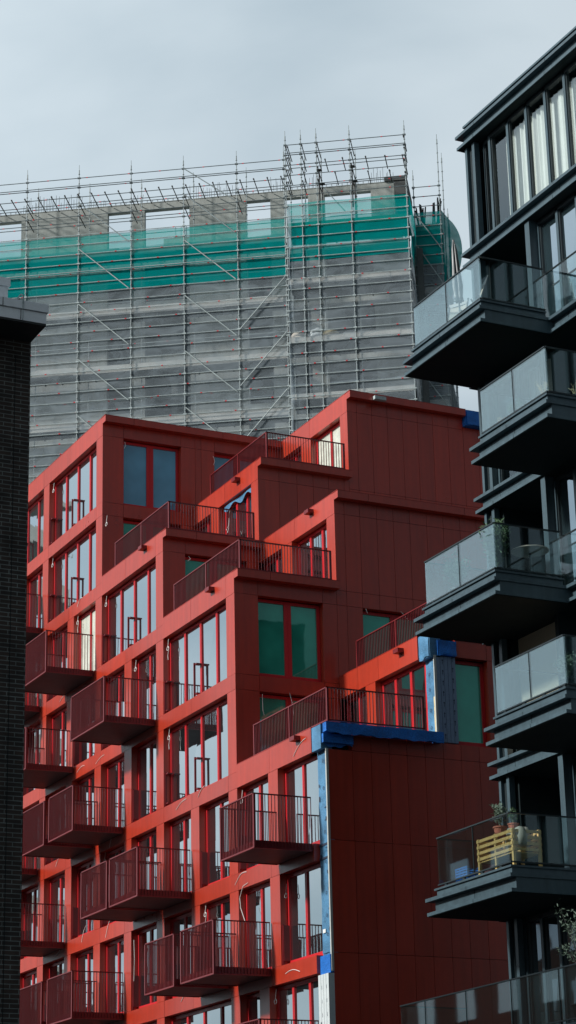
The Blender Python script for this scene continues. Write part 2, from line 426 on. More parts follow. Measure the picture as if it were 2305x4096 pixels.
# block 3 side X=-18
us3 = [0, .235, .8, 3.0, 3.57, 3.8]
side(-18.0, 0, 3.5, -8.31, -14.3, [0, .235, .8, 3.0, 3.5], [-14.35, -12, -12+BT, -9, -8.55], [(w1[0], 3.0, -12+BT, -9), (w1[0], 3.0, -14.4, -12)])
window(TS(-18.0), w1[0], 3.0, -11.5, -9.03, 2, 'glassg', mul=.24, fr=.1); window(TS(-18.0), w1[0], 3.0, -14.4, -12.03, 2, 'glassg', mul=.24, fr=.1)
us3b = [3.5, 3.85, 4.4, 5.01, 5.6, 6.2, 6.82, 7.43, 8.05, 8.66, 9.3, 9.9, 10.5, 11.1, 11.7, 12.3, 13, 14, 15, 16]
side(-18.0, 3.5, 16, -5.31, -11.3, us3b, [-11.35, -9, -9+BT, -6, -5.55], [(4.4, 6.82, -11.4, -9)])
window(TS(-18.0), 4.4, 6.82, -11.4, -9.03, 2, 'glassg', mul=.24, fr=.1)
# block 4 side X=-12.5: upper strip of row 0 partly bare
rows4 = [-28, -26.5, -23.5, -20.51, -17.5, -15.0, -14.55]
us4 = [.2, .95, 1.54, 2.11, 2.67, 3.25, 3.84, 4.42, 5.01, 5.6, 6.2, 6.8, 7.4, 8, 8.6, 9.2, 10, 11, 12, 14, 16]
holes4 = [(0.1, .95, -15.0, -14.55)]
clad(us4, rows4, TS(-12.5), .30, holes4)
# row 1 part of block 4: window beside bare insulation, then panels
T4 = TS(-12.5)
window(T4, 4.38, 5.42, -14.52, -12.03, 1, 'glassg', fr=.1)
clad([5.42, 5.9, 6.6, 7.3, 8, 9, 10, 12, 14, 16], [-14.55, -12, -11.55], T4, .30)
clad([4.38, 5.42], [-12, -11.3], T4, .30)
part(MB().box(4.38, 16, -.02, .3, -11.5, -11.3, T4), 'parapet_fascia', M['red'], red)

# -------- set-back facades
T35 = TF(3.5); T7 = TF(7.0); T37 = TF(3.72)
# 2' : X -28.95..-23.5, z -5.3..-2.3
band(T35, -28.95, -23.5, -3, -2.31, [-26.2, -24.9]); column(T35, -24.05, -23.5, -5.35, -3); column(T35, -27.37, -26.69, -5.35, -3)
window(T35, -26.69, -24.05, -5.3, -3.02, [.37, .69, 1.0]); window(T35, -28.95, -27.37, -5.3, -3.02, 2)
# 3' : X -23.5..-18, z -8.3..-5.3
band(T35, -23.5, -18, -6, -5.31, [-20.8, -22.2]); column(T35, -18.55, -18, -8.35, -6); column(T35, -21.75, -21.05, -8.35, -6)
window(T35, -21.05, -18.55, -8.3, -6.02, [.36, .70, 1.0]); window(T35, -23.5, -21.75, -8.3, -6.02, 2)
# 1' : Y=7, X -28.95..-23.5, z -2.3...7
band(T7, -28.95, -23.5, 0, .69, [-26.4, -27.6]); column(T7, -24.05, -23.5, -2.56, 0); column(T7, -27.1, -26.35, -2.35, 0)
window(T7, -26.35, -24.05, -2.3, -.02, 2, 'sheet', label='terrace window blanked with a pale sheet'); window(T7, -28.95, -27.1, -2.3, -.02, 2)
# 4' : Y 3.5, X -18..-12.5, z -14.3..-11.3
band(T35, -18, -13.12, -12, -11.31, [-15.5, -16.8]); column(T35, -16.33, -15.72, -14.35, -12)
window(T35, -15.72, -13.08, -14.3, -12.02, [.31, .66, 1.0]); window(T35, -18, -16.33, -14.3, -12.02, 2)

# lines of the coping on the fronts of parapets
for T, a, b, z in ((T0, -46, -28.67, .69), (T0, -28.9, -23.22, -5.31), (T0, -23.45, -17.72, -8.31), (T0, -17.95, -13.1, -14.31),
                   (T35, -28.9, -23.22, -2.31), (T35, -23.45, -17.72, -5.31), (T7, -28.9, -23.22, .69), (T35, -17.95, -13.1, -11.31)):
    mb = MB().box(a, b, -.006, .2, z+.002, z+.018, T)
    part(mb, 'coping', M['red2'], red)
# terrace floors
mb = MB()
for x0, x1, y0, y1, z in ((-28.95, -23.6, .2, 3.5, -5.42), (-23.5, -18.1, .2, 3.5, -8.42), (-18, -12.6, .2, 3.7, -14.42), (-28.95, -23.6, 3.6, 7, -2.42), (-23.5, -18.1, 3.6, 20, -5.42), (-18, -12.6, 3.9, 20, -11.42), (-46, -23.6, 7.2, 20, .5), (-46, -29, .2, 7.2, .5)):
    mb.box(x0, x1, y0, y1, z, z+.06)
part(mb, 'terrace_floor', M['roof'], red)
# side bands at terrace parapet fronts (row of the roof edge on the sunny front, standing over the floor)

# -------- railings
def rail_run(mb, a, b, z0, z1, axis, fix, sp=.098, top=True, bot=True, outward=-1):
    """pickets of flat bar set edge-on, axis 'x' or 'y'"""
    n = max(1, int(round((b-a)/sp)))
    for i in range(n+1):
        u = a+(b-a)*i/n
        if axis == 'x': mb.box(u-.006, u+.006, fix-.015, fix+.015, z0, z1-.03)
        else: mb.box(fix-.015, fix+.015, u-.006, u+.006, z0, z1-.03)
    if top:
        if axis == 'x': mb.box(a-.03, b+.03, fix-.03, fix+.03, z1-.03, z1)
        else: mb.box(fix-.029, fix+.029, a-.0, b+.0, z1-.031, z1-.001)
    if bot:
        if axis == 'x': mb.box(a-.02, b+.02, fix-.026, fix+.026, z0-.02, z0+.02)
        else: mb.box(fix-.025, fix+.025, a, b, z0-.019, z0+.019)
def balcony(x0, x1, k, lab=None, drop=False):
    zb = -H*k+.28; yf = -1.76
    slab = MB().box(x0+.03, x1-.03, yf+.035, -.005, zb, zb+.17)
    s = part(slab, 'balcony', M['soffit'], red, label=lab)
    mb = MB()
    mb.box(x0+.012, x1-.012, yf+.026, yf+.034, zb-.01, zb+.2)
    mb.box(x0+.012, x0+.025, yf+.03, -.01, zb-.01, zb+.2); mb.box(x1-.025, x1-.012, yf+.03, -.01, zb-.01, zb+.2)
    part(mb, 'edge_trim', M['rail'], s)
    mb = MB()
    rail_run(mb, x0, x1, zb+.0, zb+1.48, 'x', yf)
    rail_run(mb, yf+.03, -.05, zb+.0, zb+1.48, 'y', x0); rail_run(mb, yf+.03, -.05, zb+.0, zb+1.48, 'y', x1)
    for x in (x0-.02, x1-.02): mb.box(x-.012, x+.052, yf-.03, yf+.03, zb-.02, zb+1.478)
    part(mb, 'railing', M['rail'], s)
    return s
for x0, x1, k in ((-32.5,-29.64,3),(-27.1,-24.16,4),(-34.42,-31.54,4),(-31.75,-29.6,5),(-29.1,-26.88,5),(-34.42,-32.22,6),
                  (-26.04,-23.85,6),(-23.6,-21.36,6),(-15.29,-13.13,6),(-29.04,-26.8,7),(-31.8,-29.6,7),(-20.75,-18.62,7),(-18.1,-15.86,7),
                  (-15.1,-13.0,8),(-20.7,-18.6,9),
                  (-37.9,-35.05,2),(-37.3,-35.05,3),(-37.3,-35.05,5),(-37.3,-35.05,7),(-34.42,-32.2,8),(-26.04,-23.85,8)):
    balcony(x0, x1, k)
def terrace_rail(xw, xc, yf, yb, z):
    mb = MB(); zt = z+.96
    rail_run(mb, xw, xc, z+.03, zt, 'x', yf); rail_run(mb, yf+.03, yb, z+.03, zt, 'y', xc)
    mb.box(xc-.03, xc+.03, yf-.03, yf+.03, z, zt); mb.box(xw-.03, xw+.03, yf-.025, yf+.025, z, zt)
    mb.box(xc-.03, xc+.03, yb-.03, yb+.03, z, zt); mid = (xw+xc)/2; mb.box(mid-.025, mid+.025, yf-.028, yf+.028, z, zt)
    part(mb, 'terrace_railing', M['rail'], red)
terrace_rail(-28.0, -23.28, .14, 3.2, -5.29)
terrace_rail(-22.86, -17.83, .14, 3.22, -8.29)
terrace_rail(-27.95, -23.3, 3.77, 6.72, -2.29)
terrace_rail(-16.95, -12.25, .10, 3.1, -14.29)
terrace_rail(-17.25, -12.3, 3.75, 3.9, -11.29)
# -------- overflow spouts on parapet fronts
for x, y, z in ((-25.01, 0, -5.45), (-19.58, 0, -8.46), (-13.91, 0, -14.43), (-25.06, 3.5, -2.53), (-19.57, 3.5, -5.46), (-14.07, 3.5, -11.5)):
    mb = MB().box(x-.15, x+.15, y-.2, y+.01, z-.07, z+.05); part(mb, 'overflow_spout', M['rail'], red)
part(MB().box(-23.24, -23.05, 7.9, 8.35, .45, .58), 'light_fitting', M['steel'], red)

# -------- bare corners: membrane, insulation, foam
def cloth(name, mat, o, du, dv, nrm, nu, nv, amp=.02, ragged=.0, seed=0):
    o, du, dv, nrm = Vector(o), Vector(du), Vector(dv), Vector(nrm)
    def fn(u, v):
        L, Hh = du.length, dv.length; a = u*L; b = v*Hh
        w = math.sin(a*5.1+b*3.3+seed)+.7*math.sin(a*11-b*7+seed*2)+.5*math.sin(b*17+a*3+seed)+.4*math.sin(a*23+seed)
        rg = ragged*(math.sin(a*6+seed)+.6*math.sin(a*17+seed*3)) if v < .02 else 0
        return o+du*u+dv*v+nrm*(.012+amp*(1+.5*w)*.5)+dv.normalized()*rg
    part(MB().grid(fn, nu, nv), name, M[mat], red, smooth=True)
cloth('blue_membrane', 'membrane', (-12.25, .06, -14.62), (0, 3.66, 0), (0, 0, .31), (1, 0, 0), 60, 6, .03, .02, 1)
cloth('blue_membrane', 'membrane', (-12.49, .10, -14.92), (0, .84, 0), (0, 0, .34), (1, 0, 0), 16, 6, .04, .04, 3)
cloth('light_blue_membrane', 'membl', (-13.08, .20, -17.8), (.56, 0, 0), (0, 0, 2.8), (0, -1, 0), 8, 40, .022, .03, 5)
cloth('light_blue_membrane', 'membl', (-13.07, .20, -20.5), (.55, 0, 0), (0, 0, 2.75), (0, -1, 0), 8, 40, .02, .02, 7)
cloth('light_blue_membrane', 'membl', (-13.03, 3.72, -14.3), (.5, 0, 0), (0, 0, 2.3), (0, -1, 0), 8, 34, .02, .02, 9)
cloth('light_blue_membrane', 'membl', (-13.10, 3.55, -12.05), (.58, 0, 0), (0, 0, .7), (0, -1, 0), 8, 10, .03, .03, 11)
cloth('blue_membrane', 'membrane', (-12.46, 3.8, -12.0), (0, .58, 0), (0, 0, .44), (1, 0, 0), 12, 8, .05, .02, 12)
cloth('blue_membrane', 'membrane', (-23.22, 11.7, .12), (0, 3.0, 0), (0, 0, .55), (1, 0, 0), 30, 8, .03, 0, 14)
# lower corner of block 4 facing -Y
mb = MB()
mb.box(-13.10, -12.5, .20, .34, -20.55, -15.0)
mb
part(MB().box(-13.06, -12.52, .0, .34, -15.0, -14.33), 'light_blue_membrane', M['membl'], red)
o = part(mb, 'light_blue_membrane', M['membl'], red)
for bxs in ((-13.1, -12.5, .10, .34, -21.04, -20.56), (-13.48, -13.1, .10, .3, -15.0, -14.62), (-12.48, -12.27, .05, 3.68, -14.56, -14.31), (-12.5, -12.4, .02, .95, -14.85, -14.60)):
    part(MB().box(*bxs), 'blue_membrane', M['membrane'], red)
mb = MB().box(-12.54, -12.48, .13, .2, -21.0, -15.0)
part(mb, 'foam_strip', M['whitef'], red)
mb = MB().box(-13.1, -12.5, .03, .28, -27, -21.06)
wb = part(mb, 'insulation_board', M['insulw'], red, label='white insulation board strip')
# row 1 corner: membrane front and insulation side
part(MB().box(-13.12, -12.5, 3.55, 3.9, -12.05, -11.33), 'light_blue_membrane', M['membl'], red)
mb = MB().box(-13.05, -12.52, 3.72, 4.0, -14.3, -12.05)
part(mb, 'light_blue_membrane', M['membl'], red)
mb = MB().box(-12.6, -12.5, 3.74, 4.36, -14.52, -12.02)
ib = part(mb, 'insulation_board', M['insul'], red)
mb = MB()
for i in range(1, 5): mb.box(-12.5, -12.497, 3.74+.124*i-.003, 3.74+.124*i+.003, -14.52, -12.02)
for col in (3.94, 4.27):
    for r in range(8):
        z = -14.36+r*.31+(0 if col < 4 else .1)
        mb.box(-12.5, -12.496, col-.006, col+.006, z-.06, z+.05)
        mb.poly([(-12.495, col-.03, z+.04), (-12.495, col+.03, z+.04), (-12.495, col, z+.09)])
part(mb, 'printed_arrow', M['mark'], ib)
mb = MB()
for i in range(1, 4): mb.box(-13.1+.15*i-.003, -13.1+.15*i+.003, .027, .03, -27, -21.06)
for col in (-12.9, -12.62):
    for r in range(16):
        z = -26.8+r*.36; mb.box(col-.006, col+.006, .026, .03, z-.05, z+.05)
part(mb, 'printed_arrow', M['mark'], wb)
mb = MB().box(-12.53, -12.49, 3.66, 3.735, -14.52, -12.0); part(mb, 'foam_strip', M['whitef'], red)
mb = MB()
z = -13.2
while z > -14.25:
    mb.box(-12.60-random.random()*.02, -12.53, 3.67, 3.74, z-.1, z); z -= .1
part(mb, 'foam_filler', M['foam'], red)
part(MB().box(-12.5, -12.3, 3.5, 3.74, -14.58, -14.31), 'blue_membrane', M['membrane'], red)
mb = MB().box(-12.52, -12.46, 3.78, 4.38, -12.0, -11.55)
part(mb, 'blue_membrane', M['membrane'], red)
# printed roundels and tape scraps on the light blue membrane
def roundel(x, y, z, r=.05):
    mb = MB(); n = 10
    for i in range(n):
        a0 = 2*math.pi*i/n; a1 = 2*math.pi*(i+.99)/n
        mb.poly([(x+r*math.cos(a0), y, z+r*math.sin(a0)), (x+r*math.cos(a1), y, z+r*math.sin(a1)), (x+r*.75*math.cos(a1), y, z+r*.75*math.sin(a1)), (x+r*.75*math.cos(a0), y, z+r*.75*math.sin(a0))])
    for i in range(3):
        a = math.pi*i/3; c, s_ = math.cos(a)*r*.6, math.sin(a)*r*.6; mb.poly([(x-c-.004, y, z-s_), (x-c+.004, y, z-s_), (x+c+.004, y, z+s_), (x+c-.004, y, z+s_)])
    part(mb, 'printed_roundel', M['mark'], red)
def tape(*b): part(MB().box(*b), 'tape_scrap', M['mark'], red)
for z in (-15.3, -16.05, -17.25, -18.05, -18.9, -19.5, -20.0): roundel(-12.74, .155, z)
for z in (-12.5, -12.95, -13.55, -14.05): roundel(-12.82, 3.675, z)
for i in range(10):
    z = -15.4-i*.5+random.uniform(-.1, .1); x = random.choice((-13.02, -12.66, -12.62)); w = random.uniform(.03, .07); h = random.uniform(.03, .16)
    tape(x, x+w, .155, .160, z, z+h)
for z in (-16.6, -16.95, -17.7): tape(-12.72, -12.53, .155, .160, z, z+.02)
tape(-13.1, -12.5, .155, .16, -17.62, -17.56); tape(-13.1, -12.5, .155, .16, -17.98, -17.93)
mb = MB().box(-13.0, -12.84, .155, .165, -19.95, -19.85); part(mb, 'paper_tag', M['white'], red)
# hanging membrane over a set-back window
mb = MB().grid(lambda u, v: (-26.5+2.4*u, 3.62-.02*math.sin(u*9), -3.04-.16*v*(1+.6*math.sin(u*14))), 24, 3)
part(mb, 'blue_membrane', M['membl'], red, smooth=True)

# -------- loose white cables
def arc(p0, p1, sag, n=8, out=-.02):
    return [(p0[0]+(p1[0]-p0[0])*t, p0[1]+(p1[1]-p0[1])*t+out*math.sin(math.pi*t)*3, p0[2]+(p1[2]-p0[2])*t+sag*math.sin(math.pi*t)) for t in [i/n for i in range(n+1)]]
def loop(x, y, z, r, n=14, turns=2): return [(x+r*math.cos(i*2*math.pi/n*turns), y+.01*math.sin(i), z+r*math.sin(i*2*math.pi/n*turns)) for i in range(n+1)]
cables = []
for x, z in ((-30.2,-8.5+2.65),(-33.4,-9+.32),):
    pass
for (x, z, w, h, sg) in ((-33.0,-8.78,.7,.12,.06),(-31.2,-11.75,.75,.1,.06),(-33.2,-14.6,.6,.3,.12),(-29.4,-11.8,.8,.15,.05),(-22.5,-14.7,.8,.2,.06),(-28.1,-14.75,.5,.45,.12),
                         (-14.2,-14.7,.8,.35,.08),(-20.8,-14.6,.5,.25,.06),(-18.2,-17.7,.8,.25,.12),(-33.2,-17.8,.5,.15,-.05),(-30.6,-17.5,.4,.5,.1),(-28.4,-17.6,.5,.6,.1),(-22.2,-20.6,.6,.2,.08),(-15.0,-20.8,.9,-.05,.08),(-31.3,-6.0+.35,.5,.2,.12)):
    cables.append(arc((x, -.012, z-h/2), (x+w, -.012, z+h/2), sg, out=0))
for (x, z) in ((-34.3,-.35),(-28.85,-3.4),(-34.3,-3.3),(-28.85,-6.35),(-23.4,-9.35),(-31.6,-6.25),(-26.15,-9.35),(-23.35,-12.3),(-17.95,-15.4),(-15.15,-18.6),(-28.85,-15.3),(-15.95,-21.4),(-20.65,-18.3)):
    pts = [(x+.12, .1, z+.3), (x+.1, .08, z+.06)]+loop(x+.1, .08, z-.02, .07)
    if random.random() < .5: pts += [(x+.09, .08, z-.25), (x+.12, .08, z-.4)]
    cables.append(pts)
cables.append([(-17.3,-.02,-17.9),(-17.65,-.02,-17.95),(-17.85,-.03,-18.25),(-17.8,-.03,-18.55),(-17.5,-.03,-19.0)])
cables.append([(-26.1,.05,-18.3),(-26.0,.03,-18.9),(-26.1,.05,-19.6)])
for pts in ([(-26.0,3.6,-3.3),(-26.02,3.55,-3.9),(-26.1,3.5,-4.0),(-26.0,3.5,-4.15),(-25.9,3.5,-4.0)], [(-28.95+.02,.85,-.15),(-28.9,.86,-.3),(-28.93,.82,-.4)], [(-28.9,4.3,-.2),(-28.9,4.36,-.4),(-28.9,4.3,-.55)],
            [(-23.45,.9,-6.1),(-23.4,.95,-6.2),(-23.42,.85,-6.28)], [(-17.95,.86,-12.1),(-17.93,.86,-12.6),(-17.93,.9,-12.75)], [(-17.9,1.75,-12.0),(-17.85,1.8,-12.3),(-17.85,1.85,-12.7)], [(-17.9,4.45,-9.05),(-17.88,4.5,-9.2)], [(-17.9,5.7,-9.0),(-17.8,5.9,-9.3)]):
    cables.append(pts)
for pts in cables: part(MB().path(pts, .009, 5), 'loose_cable', M['cable'], red)

# ================================================================== DARK BUILDING
dk = thing('apartment_building', 'dark anthracite apartment building with glass fronted balconies jutting out on the right', 'building', (8, 2, GROUND))
XD = .42; YD = -2.64; XE = 30
U = [-6.38-3*k for k in range(7)]; U[6] = -24.58
def lipped(x0, x1, y0, y1, ztop, h=.36, ins=.17):
    mb = MB()
    mb.box(x0, x1, y0, y1, ztop-.07, ztop)
    mb.box(x0+ins, x1-ins if x1 < 20 else x1, y0+ins*.8, y1, ztop-h+.07, ztop-.07)
    mb.box(x0+.02, x1-.02 if x1 < 20 else x1, y0+.02, y1, ztop-h, ztop-h+.07)
    # sheet joints
    x = x0+.9
    while x < min(x1, 14):
        mb.cur = 1; mb.box(x-.006, x+.006, y0+ins*.8-.003, y0+.3, ztop-h+.07, ztop-.07)
        mb.box(x-.046, x-.036, y0-.003, y0+.05, ztop-.07, ztop+.001); mb.box(x-.13, x-.12, y0+.017, y0+.05, ztop-h-.001, ztop-h+.07); mb.cur = 0
        x += 3.1
    return mb
for i, u in enumerate(U):
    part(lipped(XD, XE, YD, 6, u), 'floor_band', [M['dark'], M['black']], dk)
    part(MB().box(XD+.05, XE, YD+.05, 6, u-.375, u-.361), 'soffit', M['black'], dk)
mb = lipped(XD, XE, YD, 8, -3.34, .36)
mb.box(XD+.22, XE, YD+.17, 8, -3.34, -3.16); mb.box(XD+.17, XE, YD+.12, 8, -3.16, -3.11)
part(mb, 'roof_edge', [M['dark'], M['black']], dk)
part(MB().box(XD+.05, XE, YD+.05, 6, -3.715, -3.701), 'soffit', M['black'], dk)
# body
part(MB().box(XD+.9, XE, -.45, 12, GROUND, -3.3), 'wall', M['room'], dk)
part(MB().box(XD+.2, XD+.5, -2.0, 12, GROUND, -3.4), 'wall', M['black'], dk)
# corner columns
tops = [-3.7]+[u-.375 for u in U[:-1]]+[U[6]-.375]
bots = U+[GROUND]
for s in range(7):
    zt, zb = tops[s], bots[s]
    for a, b in ((.61, .70), (.92, 1.03)):
        part(MB().box(a, b, -2.5, -2.36, zb, zt), 'column', M['dark'], dk)
    part(MB().box(.70, .92, -2.42, -2.3, zb, zt), 'column', M['dark2'], dk)
    part(MB().box(.62, 1.1, -2.3, -.5, zb, zt), 'side_wall', M['black'], dk)
def dwindow(u0, u1, zb, zt, y=-2.3, glass='dglass', cur=None, mull=.1, pitch=.78):
    T = TF(y); mb = MB(); n = max(1, int(round((u1-u0)/pitch))); w = (u1-u0)/n
    mb.box(u0, u1, -.05, .06, zt-.1, zt, T); mb.box(u0, u1, -.05, .06, zb, zb+.06, T)
    gl = MB()
    for i in range(n+1):
        x = u0+w*i; mb.box(x-mull/2, x+mull/2, -.02, .04, zb, zt-.1, T)
        if i < n: gl.poly([(x+mull/2, .03, zb+.06), (x+w-mull/2, .03+random.uniform(-.003,.003), zb+.06), (x+w-mull/2, .03, zt-.1), (x+mull/2, .03+random.uniform(-.003,.003), zt-.1)], T)
    # lighter outer fins
    f = part(mb, 'window', M['dark2'], dk)
    fin = MB()
    for i in range(n+1): x = u0+w*i; fin.box(x-mull/2-.03, x+.01, -.05, -.022, zb, zt-.02, T)
    part(fin, 'fin', M['dark'], f)
    part(gl, 'glass', M[glass], f)
    if cur:
        cm, a, b = cur
        def fn(u, v): return (a+(b-a)*u, y+.22+.035*math.sin(u*(b-a)*34+math.sin(u*9)*1.5)+.015*math.sin(u*(b-a)*71), zb+.05+(zt-zb-.2)*v)
        part(MB().grid(fn, int((b-a)*60), 1), 'curtain', M[cm], f, smooth=True)
    return f
# storey 0: windows right across with sheer curtains
dwindow(1.10, 1.46, U[0], -3.71, y=-2.25); dwindow(1.48, 12.6, U[0], -3.71, cur=('curtain', 1.75, 12.4), pitch=.79)
part(MB().box(1.05, 12.7, -1.7, -1.65, U[0], -3.7), 'room_wall', M['room'], dk)
for s in range(1, 7):
    zt, zb = tops[s], U[s] if s < 7 else GROUND
    if s % 2:   # loggia at left, glazing flush at right
        part(MB().box(3.02, 3.2, -2.55, -2.2, zb, zt), 'column', M['dark'], dk)
        dwindow(3.25, 12.6, zb, zt, glass='mglass', pitch=.80)
        T = TF(-.9)
        dwindow(1.15, 3.0, zb, zt, y=-.95, glass='mglass', pitch=.9)
    else:
        if s == 4:
            part(MB().box(1.05, 2.98, -2.12, -2.06, zb, zt), 'window', M['beige'], dk, label='window closed by a flat beige roller blind')
            part(MB().box(3.0, 3.12, -2.4, -1.0, zb, zt), 'column', M['dark2'], dk)
        elif s == 6: dwindow(1.10, 3.05, zb, zt, glass='mglass', pitch=.65)
        else: dwindow(1.10, 3.05, zb, zt, cur=('curtain', 2.1, 3.0), pitch=.95)
        dwindow(3.2, 6.3, zb, zt, y=-1.0, glass='dglass', cur=('gcurtain', 3.3, 4.9) if s == 2 else None, pitch=1.0)
        part(MB().box(6.3, 6.5, -2.5, -1.0, zb, zt), 'column', M['dark2'], dk)
        dwindow(6.5, 12.6, zb, zt, glass='mglass', pitch=.8)
# green curtain glimpse near the loggia of storey 1
def gc(u, v): return (2.55+.4*u, -1.25+.04*math.sin(u*22), U[1]+.1+2.3*v)
part(MB().grid(gc, 26, 1), 'curtain', M['gcurtain'], dk, smooth=True)
for s in (1, 3, 5): part(MB().box(1.52, 1.62, -1.14, -1.05, U[s]+1.35, U[s]+1.62), 'wall_light', M['zinc'], dk)
# balconies
def dbalcony(x0, x1, u, seams, rx0, rx1, y=-4.35):
    mb = MB(); h = .36
    mb.box(x0, x1, y, YD-.001, u-.07, u); mb.box(x0+.17, x1-.03, y+.14, YD+.13, u-h+.07, u-.07); mb.box(x0+.02, x1-.02, y+.02, YD+.019, u-h, u-h+.07)
    mb.box(x0+.33, x1-.1, y+.1, YD, u, u+.13); mb.box(x0+.28, x1-.06, y+.06, YD, u+.13, u+.17)
    for s in seams:
        mb.cur = 1; mb.box(s-.006, s+.006, y+.137, y+.2, u-h+.07, u-.07); mb.box(s-.1, s-.09, y-.003, y+.03, u-.07, u+.001); mb.box(s+.12, s+.13, y+.017, y+.05, u-h-.001, u-h+.07); mb.cur = 0
    s = part(mb, 'balcony', [M['dark'], M['black']], dk)
    part(MB().box(x0+.04, x1-.04, y+.04, YD+.05, u-h-.014, u-h-.001), 'soffit', M['black'], s)
    fr = MB(); ry = -4.19
    fr.box(rx0, rx1, ry-.025, ry+.025, u+1.2, u+1.225); fr.box(rx1-.025, rx1+.025, ry, -2.6, u+1.199, u+1.224); fr.box(rx0-.02, rx0+.02, ry, -2.6, u+1.199, u+1.224)
    fr.box(rx0, rx1, ry-.03, ry+.03, u+.235, u+.26); fr.box(rx1-.03, rx1+.03, ry, -2.6, u+.235, u+.26)
    x = rx0+.3
    while x < rx1: fr.box(x-.04, x+.04, ry-.02, ry+.02, u+.17, u+.24); x += .72
    part(fr, 'handrail', M['dark2'], s)
    gl = MB(); ss = [rx0]+list(seams)+[rx1]
    for a, b in zip(ss[:-1], ss[1:]): gl.box(a+.008, b-.008, ry-.008, ry+.008, u+.26, u+1.2)
    for q in seams: part(MB().box(q-.012, q+.012, ry-.012, ry+.012, u+.26, u+1.2), 'joint_strip', M['black'], s)
    gl.box(rx1-.008, rx1+.008, ry+.01, -2.62, u+.26, u+1.2); gl.box(rx0-.008, rx0+.008, ry+.01, -2.62, u+.26, u+1.2)
    part(gl, 'glass_balustrade', M['pane'], s)
    # support clamps
for i in (1, 3, 5): dbalcony(.50, 3.86, U[i], [2.25], .82, 3.69)
for i in (2, 4): dbalcony(3.15, 6.15, U[i], [4.72], 3.45, 5.99)
dbalcony(-1.35, 9.0, U[6], [.04, 1.69, 3.4, 5.1, 6.8], -1.0, 8.8)
# guard bars in front of flush windows
for s in (1, 3):
    part(MB().box(3.25, 8.0, -2.52, -2.49, U[s]+1.12, U[s]+1.15), 'guard_rail', M['black'], dk)
    part(MB().box(3.27, 8.0, -2.515, -2.50, U[s]+.1, U[s]+1.12), 'guard_glass', M['guard'], dk)

# ================================================================== BRICK BUILDING (left)
bx, by = 14.15, -17.9
bb = thing('brick_building', 'dark brown brick building with a pale zinc roof edge at the left', 'building', (bx-5, by-5, GROUND))
part(MB().box(bx-12, bx, by-14, by, GROUND, -16.672), 'wall', M['brick'], bb)
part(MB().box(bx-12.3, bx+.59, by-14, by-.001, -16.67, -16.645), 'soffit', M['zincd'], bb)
mb = MB().box(bx-12.3, bx+.6, by-14, by+.0, -16.644, -16.495).box(bx-12.3, bx+.625, by-14, by+.022, -16.487, -16.37)
part(mb, 'roof_edge', M['zinc'], bb)
mb = MB()
for y in (by-.36, by-1.3): mb.box(bx+.598, bx+.604, y-.004, y+.004, -16.64, -16.5)
for y in (by-.62, by-1.5): mb.box(bx+.622, bx+.629, y-.004, y+.004, -16.487, -16.372)
part(mb, 'edge_joint', M['black'], bb)
mb = MB().box(bx-12, bx+.02, by-14, by-.35, -16.37, -15.92).box(bx-12, bx+.05, by-14, by-.325, -15.915, -15.80)
part(mb, 'roof_upstand', M['zinc'], bb)
part(MB().path([(bx+.5, by-.40, -16.33), (bx+.62, by-.37, -16.29), (bx+.645, by-.345, -16.31), (bx+.645, by-.345, -16.42)], .012, 6).path([(bx+.64, by-.345, -16.42), (bx+.64, by-.345, -16.66)], .007, 6), 'lightning_conductor', M['steel'], bb)
part(MB().box(bx-.4, bx+.003, by-.22, by-.212, GROUND, -16.9), 'expansion_joint', M['black'], bb)

# ================================================================== CONCRETE SHELL + SCAFFOLD (behind)
TH = .97; P0 = (-55.694, 14.837)
def frame_thing(name, label, cat, s, d):
    x = P0[0]+s*math.cos(TH)-d*math.sin(TH); y = P0[1]+s*math.sin(TH)+d*math.cos(TH)
    return thing(name, label, cat, (x, y, GROUND), TH)
def lp(mb, name, mat, par, s0, d0, **k):
    mb.v = [(a-s0, b-d0, c-GROUND) for a, b, c in mb.v]; return mb.build(name, mat, par, **k)
S0 = 0
cs = frame_thing('concrete_building', 'raw concrete building shell with empty window openings behind the scaffolding', 'building', 0, 1.5)
WT = 25.68
holesx = [(-40,-9.05),(-4.32,-3.02),(-2.32,.09),(3.11,4.43),(5.2,6.44),(7.3,9.76)]
solid = [(-9.05,-4.32),(-3.02,-2.32),(.09,3.11),(4.43,5.2),(6.44,7.3),(9.76,10.99)]
mb = MB()
for a, b in solid: mb.box(a, b, 1.5, 1.8, 22.3, WT)
for a, b in holesx: mb.box(a, b, 1.501, 1.799, 25.27, WT)
mb.box(-40, 10.99, 1.48, 1.82, WT, WT+.03)
mb.box(10.99, 11.0, 1.5, 6, 22, WT)
for fl in range(16):
    z1 = 22.3-3.1*fl; z0 = z1-3.1
    mb.box(-40, 11.6, 1.48, 10, z1-.3, z1); mb.box(11.6, 13.3, 3.8, 10, z1-.3, z1)
    for a, b in solid+[(10.99, 11.6)]: mb.box(a, b, 1.5, 1.8, z0, z1-.3)
    for a, b in holesx:
        if (fl+int(a)) % 3: mb.box(a, b, 1.52, 1.7, z0, z0+.75)
    mb.box(11.6, 12.3, 3.8, 4.1, z0, z1-.3); mb.box(12.9, 13.3, 3.8, 4.1, z0, z1-.3)
lp(mb, 'wall', M['concrete'], cs, 0, 1.5)
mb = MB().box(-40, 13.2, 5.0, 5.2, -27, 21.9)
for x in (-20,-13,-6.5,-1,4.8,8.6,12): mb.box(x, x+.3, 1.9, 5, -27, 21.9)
lp(mb, 'inner_wall', M['concreted'], cs, 0, 1.5)
